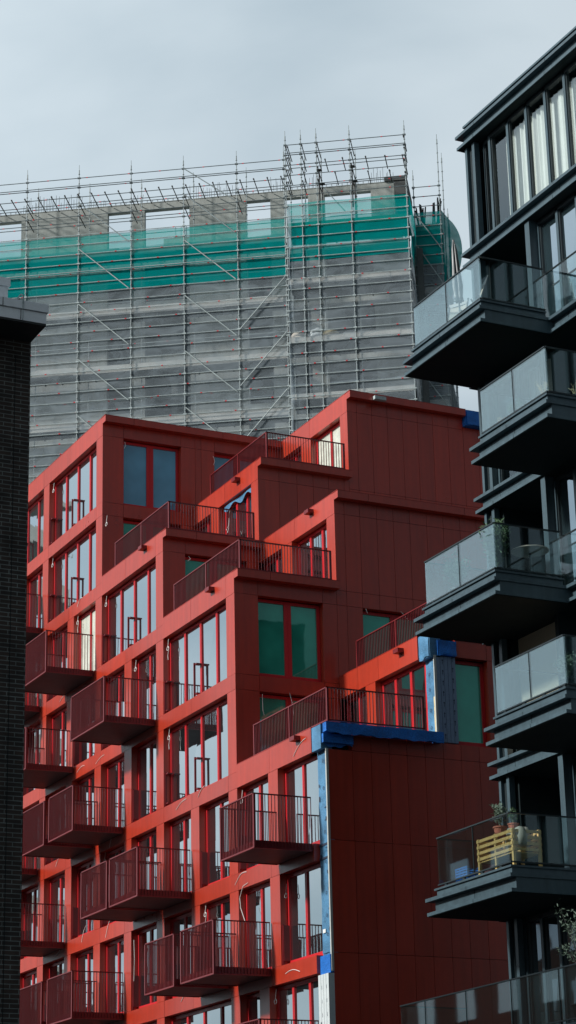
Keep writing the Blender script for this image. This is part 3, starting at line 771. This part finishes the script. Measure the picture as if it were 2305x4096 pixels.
lp(MB().box(-2.0, -.1, 5, 5.3, 22.3, 25.25).box(-1.5, -.9, 5.3, 5.6, 25.2, 25.5), 'inner_wall', M['concrete'], cs, 0, 1.5)
lp(MB().box(11.6, 13.3, 3.9, 4.2, 22.3, 23.6), 'inner_wall', M['concreted'], cs, 0, 1.5)
lp(MB().box(11.02, 11.72, 1.45, 4, 24.9, WT).box(10.5, 11.6, 1.4, 1.6, 25.7, 25.95), 'formwork', M['under'], cs, 0, 1.5)
for (a, b, h) in ((-9.0,-5.7,.95),(-5.4,-4.35,.6),(-2.95,-2.4,.85),(.14,2.6,.9),(2.7,3.1,.5),(4.5,5.15,.9),(6.5,7.2,.9),(9.85,11.0,.95)):
    mb = MB(); x = a
    while x < b:
        hh = h*random.uniform(.55, 1.1)
        mb.tube((x, 1.6+random.uniform(-.06, .06), WT), (x+random.uniform(-.05, .05), 1.62, WT+hh), .012, 4)
        x += random.uniform(.07, .17)
    lp(mb, 'rebar', M['rust'], cs, 0, 1.5)
mb = MB()
for a, b in holesx:
    x = max(a, -14)+.1
    while x < b:
        for dx in (0, .05): mb.tube((x+dx, 1.62, WT), (x+dx*.6, 1.62, WT+.22), .010, 4)
        x += .28
lp(mb, 'rebar', M['rust'], cs, 0, 1.5)
for x in (-1.35, -.75, .0-.3, -1.05): lp(MB().tube((x, 5.1, 25.2), (x, 5.1, 26.0), .015, 4), 'rebar', M['rust'], cs, 0, 1.5)

LEV = .555
class Scaf:
    def __init__(s, th, s0, d0): s.t = th; s.s0 = s0; s.d0 = d0
    def p(s, mb, name, mat, **k): return lp(mb, name, mat, s.t, s.s0, s.d0, **k)
    def standard(s, x, d, z0, z1, r=.026):
        mb = MB().tube((x, d, z0), (x, d, z1-.35), r, 6).tube((x, d, z1-.36), (x, d, z1), r*.6, 6)
        z = z1-.55
        while z > z0: mb.tube((x, d, z-.012), (x, d, z+.012), .048, 8); z -= LEV
        mb.tube((x, d, z1-.5), (x, d, z1-.3), r*1.3, 6)
        s.p(mb, 'standard', M['steelm'])
    def ledger(s, a, b, d, z, r=.022, posts=(), dbl=False, mat='steel'):
        mb = MB().tube((a, d, z), (b, d, z), r, 6)
        if dbl: mb.tube((a, d-.09, z+.07), (b, d-.09, z+.05), r, 6)
        for x in posts:
            if a-.1 <= x <= b+.1: mb.box(x-.08, x+.08, d-.045, d+.045, z-.035, z+.035)
        mb.cur = 1
        x = a+random.uniform(.5, 1.5)
        while x < b: mb.tube((x, d, z), (x+.09, d, z), r*1.25, 6); x += random.uniform(1.6, 3.4)
        s.p(mb, 'ledger', [M['steel_backlit' if z > 23.6 else mat], M['tape']])  # ledgers seen against the sky take the tone with backlit shade painted in
    def brace(s, p, q, r=.027): s.p(MB().tube(p, q, r, 6), 'brace', M['steelm' if p[2] > 24 else 'steel'])  # high braces also get a darker tone, backlit shade held in the colour
    def transom(s, x, z, d0, d1, r=.028): s.p(MB().tube((x, d0, z), (x, d1, z), r, 6).tube((x, d0-.02, z), (x, d0+.06, z), r*1.6, 6), 'transom', M['rust'])
    def deck(s, a, b, d0, d1, z, toe='board', h=.36):
        mb = MB(); n = 4
        for i in range(n):
            u0 = d0+.05+(d1-d0-.05)*i/n; mb.box(a, b, u0, u0+(d1-d0-.05)/n-.02, z, z+.05)
        x = a+.5
        while x < b: mb.box(x-.03, x+.03, d0, d1, z-.06, z-.001); x += .9
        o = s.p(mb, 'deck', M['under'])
        tb = MB(); x = a
        while x < b-.2:
            w = min(random.choice((2.4, 2.8, 3.0)), b-x); dz = random.uniform(-.03, .03)
            tb.box(x, x+w-.01, d0-.02+random.uniform(-.01, .01), d0+.03, z+.0+dz, z+h+dz); x += w
        t = s.p(tb, 'toe_board', M[toe])
    def net(s, a, b, d, z0, z1, mat, amp=.05, name='debris_net', wob=.4):
        ph = random.random()*6
        def fn(u, v):
            x = a+(b-a)*u; z = z0+(z1-z0)*v
            return (x, d+min(amp,.010)*(math.sin(x*2.1+z*.7+ph)+.6*math.sin(z*5.3+x*.9)+.35*math.sin(x*6.3-z*2))*.6, z+wob*.05*math.sin(x*2.24+ph))
        s.p(MB().grid(fn, int((b-a)*6)+1, int(abs(z1-z0)*5)+1), name, M[mat], smooth=True)
posts = [-16.78,-13.97,-11.16,-8.35,-5.54,-2.73,.07,2.9,5.40]
m = Scaf(frame_thing('scaffold', 'long main run of tube scaffold hung with teal and grey netting', 'scaffold', 0, 0), 0, 0)
ZB = 1.0
for x in posts: m.standard(x, 0, ZB, 27.5)
for x in posts[:-1]: m.standard(x+.35, 1.0, ZB, 26.9 if x < 0 else 27.0, .024)
i = 0; z = 26.73
while z > 6:
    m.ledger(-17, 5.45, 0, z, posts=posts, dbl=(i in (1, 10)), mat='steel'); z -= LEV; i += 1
for z in (26.1-.35, 25.0-.35, 24.0-.35, 22.0, 20.9, 19.8, 17.4, 14.3): m.ledger(-17, 5.3, 1.0, z, .022)
for zz in (25.62, 24.95):
    x = -12.0
    while x < 5.3 and zz > 25.3: m.transom(x, zz, -.28, 1.45); x += .72
for x in posts[3:-1]:
    for z in (25.1, 24.4): m.transom(x+.08, z, -.05, 1.2)
for z1 in (24.95, 22.3, 19.15, 16.05, 12.95, 9.9):   # diagonals falling to the right
    for a, b in ((-5.54, -2.73), (.07, 2.9)):
        dz = 2.45
        if (a > 0 and z1 > 24) : m.brace((a+.05, -.06, 26.7), (b-.1, -.06, 24.6))
        m.brace((a+.05, -.06, z1+.25), (b-.12, -.06, z1+.25-dz))
    if z1 < 20: m.brace((2.95, -.06, z1-1.9), (5.35, -.06, z1+.85))
for z in (22.1, 18.72, 15.55, 12.5, 9.45): m.deck(-17, 5.4, .17, 1.25, z, h=.38)
m.net(-17, 5.42, .045, 22.45, 23.36, 'netl', .02); m.net(-17, 5.42, .045, 20.12, 22.47, 'netg', .03)
for z0, z1 in ((16.75, 20.12), (13.5, 16.78), (10.2, 13.53), (5, 10.24)): m.net(-17, 5.45, .045, z0, z1, 'net', .06)
# -------- tower bay
t = Scaf(frame_thing('scaffold', 'taller square scaffold tower standing right of the long run', 'scaffold', 8.7, -.9), 8.7, -.9)
D = -.9
bp = [5.62, 6.43, 7.24, 8.97, 11.83]
for x in bp: t.standard(x, D, ZB, 27.9)
for x in (5.66, 6.42, 7.3, 9.1, 11.75): t.standard(x, D+1.5, ZB, 27.3, .024)
z = 27.07; i = 0
while z > 6:
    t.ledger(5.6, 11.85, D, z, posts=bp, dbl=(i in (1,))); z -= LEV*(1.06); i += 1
for z in (26.5, 25.4, 24.3, 23.5, 21.8, 20.7): t.ledger(5.6, 11.8, D+1.5, z, .022)
for x in (5.66, 5.75, 6.5, 7.3, 9.05, 11.8):
    for z in (26.95, 26.3, 25.6, 24.9): t.transom(x, z, D-.05, D+1.6)
for x, z in ((7.7,26.0),(8.6,26.0),(9.8,25.95),(10.8,25.9),(11.7,25.85),(8.2,25.2),(9.9,25.1),(11.0,25.05)): t.transom(x, z, D-.1, D+1.3)
for x, z in ((7.25, 25.9), (8.97, 25.95), (7.4, 25.1), (9.1, 25.1)):
    t.p(MB().tube((x, D+.9, z-2.3), (x, D+.9, z), .04, 6).box(x-.14, x+.14, D+.78, D+1.02, z, z+.05), 'prop', M['rust'])
t.brace((7.4, D+.7, 24.9), (8.6, D+.7, 23.3))
for z in (22.35, 19.2, 16.0, 12.9, 9.8): t.deck(5.62, 11.85, D+.18, D+2.2, z, toe='boardg' if z > 22 else 'board', h=.3)
t.net(5.62, 11.85, D+.045, 20.42, 22.8, 'netg', .03); t.net(5.62, 11.85, D+.045, 22.8, 23.7, 'netl', .03)
for z0, z1 in ((16.9, 20.4), (13.6, 16.95), (5, 13.65)): t.net(5.65, 11.85, D+.045, z0, z1, 'net', .06)
def wrapL(u, v): return (5.62+u*(.16+.07*math.sin(v*22)), D-.03+.05*math.sin(v*9+u*3), 8+15.3*v)
t.p(MB().grid(wrapL, 3, 90), 'debris_net', M['net'], smooth=True)
for (z0, z1, mt) in ((20.4, 23.6, 'netg'), (8, 20.4, 'net')):
    def ret(u, v, z0=z0, z1=z1): return (11.87+.09*math.sin(v*7+u*4)+.12*math.sin(u*3.1)*math.sin(v*3.1), D+3.0*u, z0+(z1-z0)*v+(.0 if v < 1 else -.55*u))
    t.p(MB().grid(ret, 14, 40), 'debris_net', M[mt], smooth=True)
# -------- set back end bay
D2 = 2.2
r = Scaf(frame_thing('scaffold', 'set back end bay of scaffold with a billowing teal net at its right edge', 'scaffold', 12.6, D2), 12.6, D2)
rp = [11.95, 13.30]
r.standard(13.30, D2, ZB, 28.6); r.standard(13.47, D2+.6, ZB, 27.8); r.standard(13.6, D2+1.6, ZB, 25.0); r.standard(11.95, D2, ZB, 26.6); r.standard(13.62, D2+2.2, ZB, 24.4)
z = 25.58
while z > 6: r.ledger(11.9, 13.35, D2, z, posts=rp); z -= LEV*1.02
r.brace((12.0, D2-.05, 24.0), (13.3, D2-.05, 21.9)); r.brace((12.0, D2-.05, 22.2), (13.3, D2-.05, 19.9)); r.brace((12.0, D2-.05, 15), (13.3, D2-.05, 13))
for z in (23.1, 19.5, 16.3, 13.2): r.deck(11.9, 13.35, D2+.17, D2+1.3, z)
r.net(11.9, 13.35, D2+.045, 21.1, 24.1, 'netg', .03); r.net(11.9, 13.35, D2+.045, 5, 21.1, 'net', .05)
def bulge(u, v): 
    z = 19.6+4.7*v; o = max(0, math.sin(math.pi*min(1, max(0, (1.02-v)/.98))**.75))
    return (13.33+u*(.22+.72*o), D2+.3+1.2*u, z)
r.p(MB().grid(bulge, 6, 24), 'debris_net', M['netd'], smooth=True)
def tail(u, v): return (13.33+u*(.25+.25*(1-v)), D2+.3+u, 9+10.7*v)
r.p(MB().grid(tail, 5, 20), 'debris_net', M['net'], smooth=True)
# things on the scaffold decks
def at_s(s, d, z): return (P0[0]+s*math.cos(TH)-d*math.sin(TH), P0[1]+s*math.sin(TH)+d*math.cos(TH), z)
for i, (x, d, nn, sc, lab) in enumerate(((6.05, -.1, 2, .62, 'wide cream coil of hose lying leftmost on the scaffold tower deck'), (6.95, .1, 3, .58, 'tall pale stack of hose coils on the scaffold tower deck'),
                              (7.65, -.1, 2, .60, 'yellowish coil of hose between two others on the tower deck'), (8.35, 0, 1, .62, 'low white coil of hose rightmost on the scaffold tower deck'))):
    mb = MB(); zz = 0
    for k in range(nn):
        R = sc*random.uniform(.8, 1)/1.4
        mb.lathe((0, 0, zz), [(R*.6, 0), (R*.96, .03), (R, .12), (R*.9, .2), (R*.5, .22)], 16); zz += .2
    base = 16.06
    mb.lathe((0, 0, zz), [(sc*.3, 0), (sc*.25, .1), (sc*.08, .16)], 12)
    o = mb.build('hose_coil', [M['canvas'], M['insulw'], M['dry'], M['insulw']][i], None, smooth=True)
    o.scale = (1.1, 1.1, 1.1); o.location = at_s(x, d-.1, base+.12); tag(o, lab, 'hose', 'coils of hose on the scaffold tower')
for i, (x, lab) in enumerate(((12.25, 'left bundle of upright steel tubes behind the end scaffold net'), (13.0, 'right bundle of leaning steel tubes beside the tallest end pole'))):
    mb = MB()
    for k in range(9):
        a = random.uniform(-.22, .22); lean = (-.25 if i == 0 else .22)
        mb.tube((a*.6+k*.03, random.uniform(-.2, .2), 0), (a*1.1+k*.05+lean, random.uniform(-.2, .2), 1.7+random.uniform(-.2, .15)), .04, 6)
    o = mb.build('tube_bundle', M['rust'], None); o.location = at_s(x, D2+.7, 23.16); tag(o, lab, 'steel tubes', 'bundles of steel tubes on the scaffold')

# white guard rail on the red roof
g = thing('guard_rail', 'white sloping tube guard rail on the red roof beside the dark building', 'railing', (-25.0, 12.2, .56))
part(MB().tube((-25, 11.5, .75), (-25, 12.9, 1.25), .03, 6), 'top_rail', M['white'], g)
part(MB().tube((-25, 12.25, .56), (-25, 12.25, 1.12), .035, 6).tube((-25, 12.33, .56), (-25, 12.33, 1.16), .035, 6), 'post', M['white'], g)
part(MB().tube((-25, 11.9, .56), (-25, 13.2, .75), .025, 6), 'lower_rail', M['white'], g)

# ================================================================== THINGS ON THE DARK BALCONIES
def folded_parasol(x, y, z, h, r, lab, mat, lean=0):
    t = thing('parasol', lab, 'parasol', (x, y, z))
    part(MB().tube((x, y, z), (x+lean, y, z+h), .022, 8), 'pole', M['dark2'], t)
    mb = MB(); prof = [(.02, h*.98), (.05, h*.9), (r*.7, h*.7), (r, h*.5), (r*.8, h*.38), (r*.95, h*.33)]
    n = 12
    def fn(u, v):
        k = v*(len(prof)-1); i = min(int(k), len(prof)-2); f = k-i
        rr = prof[i][0]*(1-f)+prof[i+1][0]*f; zz = prof[i][1]*(1-f)+prof[i+1][1]*f
        a = u*2*math.pi; rr *= 1+.22*math.cos(a*6)
        return (x+lean*zz/h+rr*math.cos(a), y+rr*math.sin(a), z+zz)
    part(mb.grid(fn, 36, 10), 'canopy', M[mat], t, smooth=True)
folded_parasol(2.1, -3.75, U[1]+.17, 2.3, .10, 'dark folded parasol poking above the top balcony glass', 'dark2', -.15)
folded_parasol(5.62, -3.5, U[4]+.17, 2.0, .16, 'beige folded parasol at the right end of the fourth balcony down', 'canvas', .25)
def deck_chair(x, y, z, rz, lab):
    t = thing('deck_chair', lab, 'chair', (x, y, z), rz, 'folded chairs on the top balcony')
    def pt(mb, n, mt): mb.build(n, M[mt], t)
    for s in (-.25, .25): pt(MB().tube((s, -.1, 0), (s*.92, .25, 1.0), .018, 6), 'leg', 'dark2'); pt(MB().tube((s*.9, .3, 0), (s*.85, -.05, .62), .018, 6), 'leg', 'dark2')
    pt(MB().box(-.24, .24, .06, .09, .28, .36).box(-.24, .24, .2, .23, .86, .94), 'crossbar', 'dark2')
    pt(MB().grid(lambda u, v: (-.22+.44*u, .02+.2*v+.02*math.sin(u*3.1), .30+.6*v), 4, 4), 'fabric', 'canvas')
deck_chair(1.75, -3.7, U[1]+.17, .5, 'folded pale fabric chair left of its pair on the top balcony')
deck_chair(2.75, -3.75, U[1]+.17, -.3, 'folded pale fabric chair nearest the right corner of the top balcony')
# wooden planter bench on the fifth balcony
t = thing('planter', 'yellow slatted wooden planter box holding green bags behind the fifth balcony glass', 'planter', (2.8, -3.75, U[5]+.17))
z0 = U[5]+.17
for x in (2.2, 2.85, 3.5):
    for y in (-4.02, -3.42): part(MB().box(x-.03, x+.03, y-.03, y+.03, z0, z0+.78), 'leg', M['wood'], t)
for y in (-4.055, -3.39):
    for i in range(4): part(MB().box(2.17, 3.53, y-.009, y+.009, z0+.34+i*.12, z0+.40+i*.12), 'slat', M['wood'], t)
for x in (2.165, 3.535):
    for i in range(4): part(MB().box(x-.009, x+.009, -4.04, -3.4, z0+.34+i*.12, z0+.40+i*.12), 'slat', M['wood'], t)
part(MB().box(2.2, 3.5, -4.03, -3.41, z0+.30, z0+.33), 'shelf', M['wood'], t)
mb = MB()
for i in range(5): mb.lathe((2.95+i*.13, -3.7+random.uniform(-.15, .15), z0+.42), [(.02, 0), (.13, .05), (.15, .2), (.1, .36+random.uniform(-.04, .06)), (.02, .42)], 9)
bg = part(mb, 'bag', M['canvas'], t, smooth=True)
def bush(name, lab, cat, x, y, z, r, h, mat, n=260, pot='terra', potr=.14, poth=.2, leaf=.05, stems=7, group=None):
    t = thing(name, lab, cat, (x, y, z), 0, group)
    if pot: part(MB().lathe((x, y, z), [(potr*.7, 0), (potr*.95, poth*.85), (potr*1.08, poth*.86), (potr*1.08, poth), (potr*.9, poth)], 14), 'pot', M[pot], t, smooth=False)
    else: poth = 0
    st = MB(); lf = MB()
    for i in range(stems):
        a = random.uniform(0, 6.28); rr = r*random.uniform(.2, 1)
        top = Vector((x+rr*math.cos(a), y+rr*math.sin(a)*.8, z+poth+h*random.uniform(.6, 1)))
        base = Vector((x, y, z+poth*.9)); mid = base.lerp(top, .5)+Vector((0, 0, h*.12))
        st.tube(base, mid, .008, 5, .006); st.tube(mid, top, .006, 5, .003)
        for k in range(n//stems):
            f = random.uniform(.25, 1.05)
            c = (base.lerp(mid, f*2) if f < .5 else mid.lerp(top, f*2-1))+Vector([random.gauss(0, r*.14) for _ in range(3)])
            d = Vector([random.uniform(-1, 1), random.uniform(-1, 1), random.uniform(-.4, 1)]).normalized()
            u = d.orthogonal().normalized()*leaf*.22; L = d*leaf*random.uniform(.7, 1.3)
            lf.poly([c-L, c+u, c+L, c-u])
    part(st, 'stem', M['wood'] if mat == 'dry' else M['leafd'], t)
    part(lf, 'foliage', M[mat], t)
    return t
bush('potted_plant', 'leafy plant in a terracotta pot standing on the wooden planter', 'plant', 2.55, -3.72, z0+.80, .25, .45, 'leafd', 300)
bush('potted_plant', 'small plant in the right hand terracotta pot on the wooden planter', 'plant', 3.1, -3.75, z0+.80, .16, .3, 'leaf', 160, potr=.11, poth=.16)
# blue crate
t = thing('crate', 'blue folding plastic crate at the foot of the fifth balcony glass', 'crate', (1.62, -3.95, z0))
mb = MB()
for s in (-1, 1):
    for k in range(5): mb.box(1.62-.22, 1.62+.22, -3.95+s*.16-.008, -3.95+s*.16+.008, z0+.02+k*.055, z0+.05+k*.055)
    for k in range(5): mb.box(1.62+s*.22-.008, 1.62+s*.22+.008, -4.11, -3.79, z0+.02+k*.055, z0+.05+k*.055)
    for j in (-.22, -.07, .07, .22): mb.box(1.62+j-.012, 1.62+j+.012, -3.95+s*.17-.004, -3.95+s*.17+.004, z0, z0+.3)
mb.box(1.4, 1.84, -4.11, -3.79, z0, z0+.015); part(mb, 'body', M['bluep'], t)
part(MB().box(1.38, 1.86, -4.13, -4.11, z0+.285, z0+.31).box(1.38, 1.86, -3.79, -3.77, z0+.285, z0+.31), 'rim', M['bluep'], t)
# dark covered heap behind the crate
mb = MB().grid(lambda u, v: (1.45+1.6*u, -3.75+.5*v, z0+.02+.38*max(0, math.sin(math.pi*min(1, u*1.1)))**.6*math.sin(math.pi*(.15+.7*v))), 20, 8)
o = mb.build('tarpaulin', paint('maroon_cover', (.06, .015, .02), .7, .2, 3), None, smooth=True); tag(o, 'maroon cover thrown over a low heap behind the blue crate', 'cover')
# plants on third balcony
z3 = U[3]+.17
bush('potted_plant', 'bushy green plant on the left half of the third balcony', 'plant', 1.6, -3.85, z3, .42, .72, 'leafd', 800, 'dark2', .2, .25, .06, 14)
bush('potted_plant', 'tall spiky green plant by the right corner of the third balcony', 'plant', 3.1, -3.8, z3, .48, 1.0, 'leaf', 1000, 'dark2', .2, .25, .07, 16)
t = thing('table', 'round pale table tipped near the corner of the third balcony', 'table', (3.3, -3.1, z3))
part(MB().lathe((3.3, -3.1, z3+.66), [(.38, 0), (.40, .012), (.40, .03), (.38, .04)], 28), 'table_top', M['canvas'], t)
part(MB().tube((3.3, -3.1, z3), (3.3, -3.1, z3+.66), .03, 8), 'leg', M['dark2'], t)
part(MB().lathe((3.3, -3.1, z3), [(.22, 0), (.22, .03), (.05, .05)], 16), 'foot', M['dark2'], t)
# second balcony: low plants and dried flowers
z2 = U[2]+.17
bush('potted_plant', 'low green plant left of the middle of the second balcony', 'plant', 4.35, -3.95, z2, .22, .3, 'leaf', 220, 'terra', .12, .16, .05, 9)
bush('dried_plant', 'clump of dried flowers at the left end of the second balcony', 'plant', 3.85, -3.95, z2, .15, .22, 'dry', 160, 'terra', .1, .12, .03, 9)
bush('dried_plant', 'taller dried flowers near the right corner of the second balcony', 'plant', 5.5, -3.95, z2, .22, .38, 'dry', 220, 'terra', .12, .14, .03, 10)
t = thing('branch_plant', 'bare branching twig plant beyond the right corner of the second balcony', 'plant', (5.8, -3.4, z2))
mb = MB()
for i in range(9):
    a = random.uniform(0, 6.28); q = Vector((5.8+.22*math.cos(a), -3.4+.12*math.sin(a), z2+random.uniform(.4, .6))); mid = Vector((5.8, -3.4, z2+.2)).lerp(q, .5)+Vector((0, 0, .03))
    mb.tube((5.8, -3.4, z2+.1), mid, .009, 5, .006); mb.tube(mid, q, .006, 5, .003); mb.tube(mid, q+Vector((.06, .04, -.04)), .005, 4, .003)
part(mb, 'branch', M['dry'], t); part(MB().lathe((5.8, -3.4, z2), [(.08, 0), (.12, .16), (.11, .18)], 12), 'pot', M['dark2'], t)
# fourth balcony plants
z4 = U[4]+.17
bush('potted_plant', 'grey green plant beside the beige parasol on the fourth balcony', 'plant', 5.6, -3.9, z4, .3, .45, 'leafd', 420, 'dark2', .16, .3, .05, 12)
# olive tree on the lowest terrace
z6 = U[6]+.17
t = thing('olive_tree', 'dark olive tree in a tub on the lowest terrace at the right edge', 'tree', (4.75, -3.4, z6))
part(MB().lathe((4.75, -3.4, z6), [(.22, 0), (.3, .4), (.32, .42), (.29, .45)], 16), 'pot', M['dark2'], t)
tr = MB(); tr.tube((4.75, -3.4, z6+.3), (4.72, -3.4, z6+1.1), .035, 7, .028); lf = MB()
for i in range(26):
    a = random.uniform(0, 6.28); rr = random.uniform(.2, .7); q = Vector((4.72+rr*math.cos(a), -3.4+rr*.7*math.sin(a), z6+random.uniform(1.2, 2.35)))
    b0 = Vector((4.72, -3.4, z6+random.uniform(.95, 1.1))); mid = b0.lerp(q, .5)+Vector((0, 0, .12)); tr.tube(b0, mid, .016, 5, .009); tr.tube(mid, q, .009, 4, .003)
    for k in range(70):
        f = random.uniform(.1, 1.0); c = mid.lerp(q, f)+Vector([random.gauss(0, .06) for _ in range(3)])
        d = Vector([random.uniform(-1, 1), random.uniform(-1, 1), random.uniform(-.3, 1)]).normalized(); u = d.orthogonal().normalized()*.010; L = d*.045
        lf.poly([c-L, c+u, c+L, c-u])
part(tr, 'trunk', M['rust'], t); part(lf, 'crown', M['leafd'], t)

# ================================================================== GROUND AND STREET SURROUNDINGS
o = MB().box(-400, 400, -400, 400, GROUND-.5, GROUND).build('ground', M['asphalt'], None, kind='structure')
# unseen block added across the street, its height set to shade the lowest storeys
ob = thing('brick_building', 'plain brown brick street block across the street, unseen and added for its shade', 'building', (-20, -46, GROUND))
OT = -2.6
part(MB().box(-75, 36, -56, -40, GROUND, OT), 'wall', M['brownblk'], ob)
mb = MB()
for fl in range(8):
    for i in range(26):
        x = -72+i*4.1; z = GROUND+1.2+fl*3.2
        mb.box(x, x+1.8, -40.0+.0, -39.93, z, z+1.7)
part(mb, 'window', M['mglass'], ob)
part(MB().box(-75.3, 36.3, -56, -39.7, OT, OT+.3), 'roof_edge', M['zinc'], ob)

# ================================================================== WORLD, SUN, CAMERA
SUN_EL, SUN_DIR = math.radians(30), Vector((-.12, -1, 0)).normalized()
sv = Vector((SUN_DIR.x*math.cos(SUN_EL), SUN_DIR.y*math.cos(SUN_EL), math.sin(SUN_EL)))
w = bpy.data.worlds.new("World"); scene.world = w; w.use_nodes = True
nt = w.node_tree; bg = nt.nodes['Background']
sky = nt.nodes.new('ShaderNodeTexSky'); sky.sky_type = 'NISHITA'; sky.sun_disc = False
sky.sun_elevation = SUN_EL; sky.sun_rotation = math.atan2(sv.x, sv.y); sky.air_density = 1.3; sky.dust_density = 3
bg.inputs['Strength'].default_value = .12
tc = nt.nodes.new('ShaderNodeTexCoord')
nz = nt.nodes.new('ShaderNodeTexNoise'); nz.inputs['Scale'].default_value = 3.4; nz.inputs['Detail'].default_value = 7; nz.inputs['Roughness'].default_value = .45; nz.inputs['Distortion'].default_value = .3
mp = nt.nodes.new('ShaderNodeMapping'); mp.inputs['Scale'].default_value = (1, 1, 2.2)
nt.links.new(tc.outputs['Generated'], mp.inputs[0]); nt.links.new(mp.outputs[0], nz.inputs['Vector'])
ramp = nt.nodes.new('ShaderNodeValToRGB')
ramp.color_ramp.elements[0].position = .36; ramp.color_ramp.elements[0].color = (2.7, 3.5, 4.05, 1)
ramp.color_ramp.elements[1].position = .64; ramp.color_ramp.elements[1].color = (4.85, 5.55, 5.95, 1)
nt.links.new(nz.outputs['Fac'], ramp.inputs['Fac'])
# hazy cloud is brighter towards the sun
dot = nt.nodes.new('ShaderNodeVectorMath'); dot.operation = 'DOT_PRODUCT'; dot.inputs[1].default_value = sv
nt.links.new(tc.outputs['Generated'], dot.inputs[0])
mr = nt.nodes.new('ShaderNodeMapRange'); mr.inputs['From Min'].default_value = -.3; mr.inputs['From Max'].default_value = 1; mr.inputs['To Min'].default_value = 1.0; mr.inputs['To Max'].default_value = 1.9
nt.links.new(dot.outputs['Value'], mr.inputs['Value'])
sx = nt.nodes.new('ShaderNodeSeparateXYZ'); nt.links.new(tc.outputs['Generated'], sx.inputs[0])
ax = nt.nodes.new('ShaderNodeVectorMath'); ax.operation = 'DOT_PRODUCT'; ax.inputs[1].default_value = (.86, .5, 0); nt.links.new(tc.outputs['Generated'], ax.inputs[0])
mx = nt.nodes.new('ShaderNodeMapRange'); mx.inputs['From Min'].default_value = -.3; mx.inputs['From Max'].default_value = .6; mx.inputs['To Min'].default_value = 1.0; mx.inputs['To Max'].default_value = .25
nt.links.new(ax.outputs['Value'], mx.inputs['Value'])      # sky dimming added on this side, keeps the red side walls dark
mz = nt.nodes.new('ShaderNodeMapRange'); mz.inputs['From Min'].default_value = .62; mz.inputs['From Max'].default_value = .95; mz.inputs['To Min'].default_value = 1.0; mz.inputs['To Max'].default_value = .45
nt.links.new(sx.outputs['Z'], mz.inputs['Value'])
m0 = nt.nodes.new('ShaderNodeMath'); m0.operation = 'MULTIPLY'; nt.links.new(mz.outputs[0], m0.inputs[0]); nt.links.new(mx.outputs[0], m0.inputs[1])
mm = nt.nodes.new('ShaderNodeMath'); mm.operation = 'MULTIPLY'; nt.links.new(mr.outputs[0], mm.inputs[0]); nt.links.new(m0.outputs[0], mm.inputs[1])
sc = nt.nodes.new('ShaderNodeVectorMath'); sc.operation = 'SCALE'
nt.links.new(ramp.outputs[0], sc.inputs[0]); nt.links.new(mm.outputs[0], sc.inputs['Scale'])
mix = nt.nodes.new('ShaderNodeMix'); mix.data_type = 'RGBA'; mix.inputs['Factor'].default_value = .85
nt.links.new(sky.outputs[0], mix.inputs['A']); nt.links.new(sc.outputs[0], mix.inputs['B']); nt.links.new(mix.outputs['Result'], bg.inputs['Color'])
sd = bpy.data.lights.new('sun', 'SUN'); sd.energy = 4.8; sd.angle = math.radians(5); sd.color = (1, .97, .93)
so = bpy.data.objects.new('sun', sd); C.objects.link(so); so.rotation_euler = sv.to_track_quat('Z', 'Y').to_euler(); so.location = (0, -60, 60)

cd = bpy.data.cameras.new('camera'); cam = bpy.data.objects.new('camera', cd); C.objects.link(cam)
R = Matrix(((0.4376733, 0.8988683, -0.0218586), (0.3032025, -0.1246601, 0.9447371), (-0.8464693, 0.4201138, 0.3270995)))
rot = Matrix((R[0], R[1], -R[2])).transposed()
cam.matrix_world = Matrix.Translation((40.56037782, -27.18028161, -28.80447313)) @ rot.to_4x4()
cd.sensor_fit = 'VERTICAL'; cd.sensor_height = 36; cd.lens = 8921.25/4096*36; cd.clip_end = 2000; cd.clip_start = .5
scene.camera = cam
scene.view_settings.view_transform = 'Standard'; scene.view_settings.look = 'None'; scene.view_settings.exposure = 0; scene.view_settings.gamma = 1
scene.cycles.transparent_max_bounces = 24
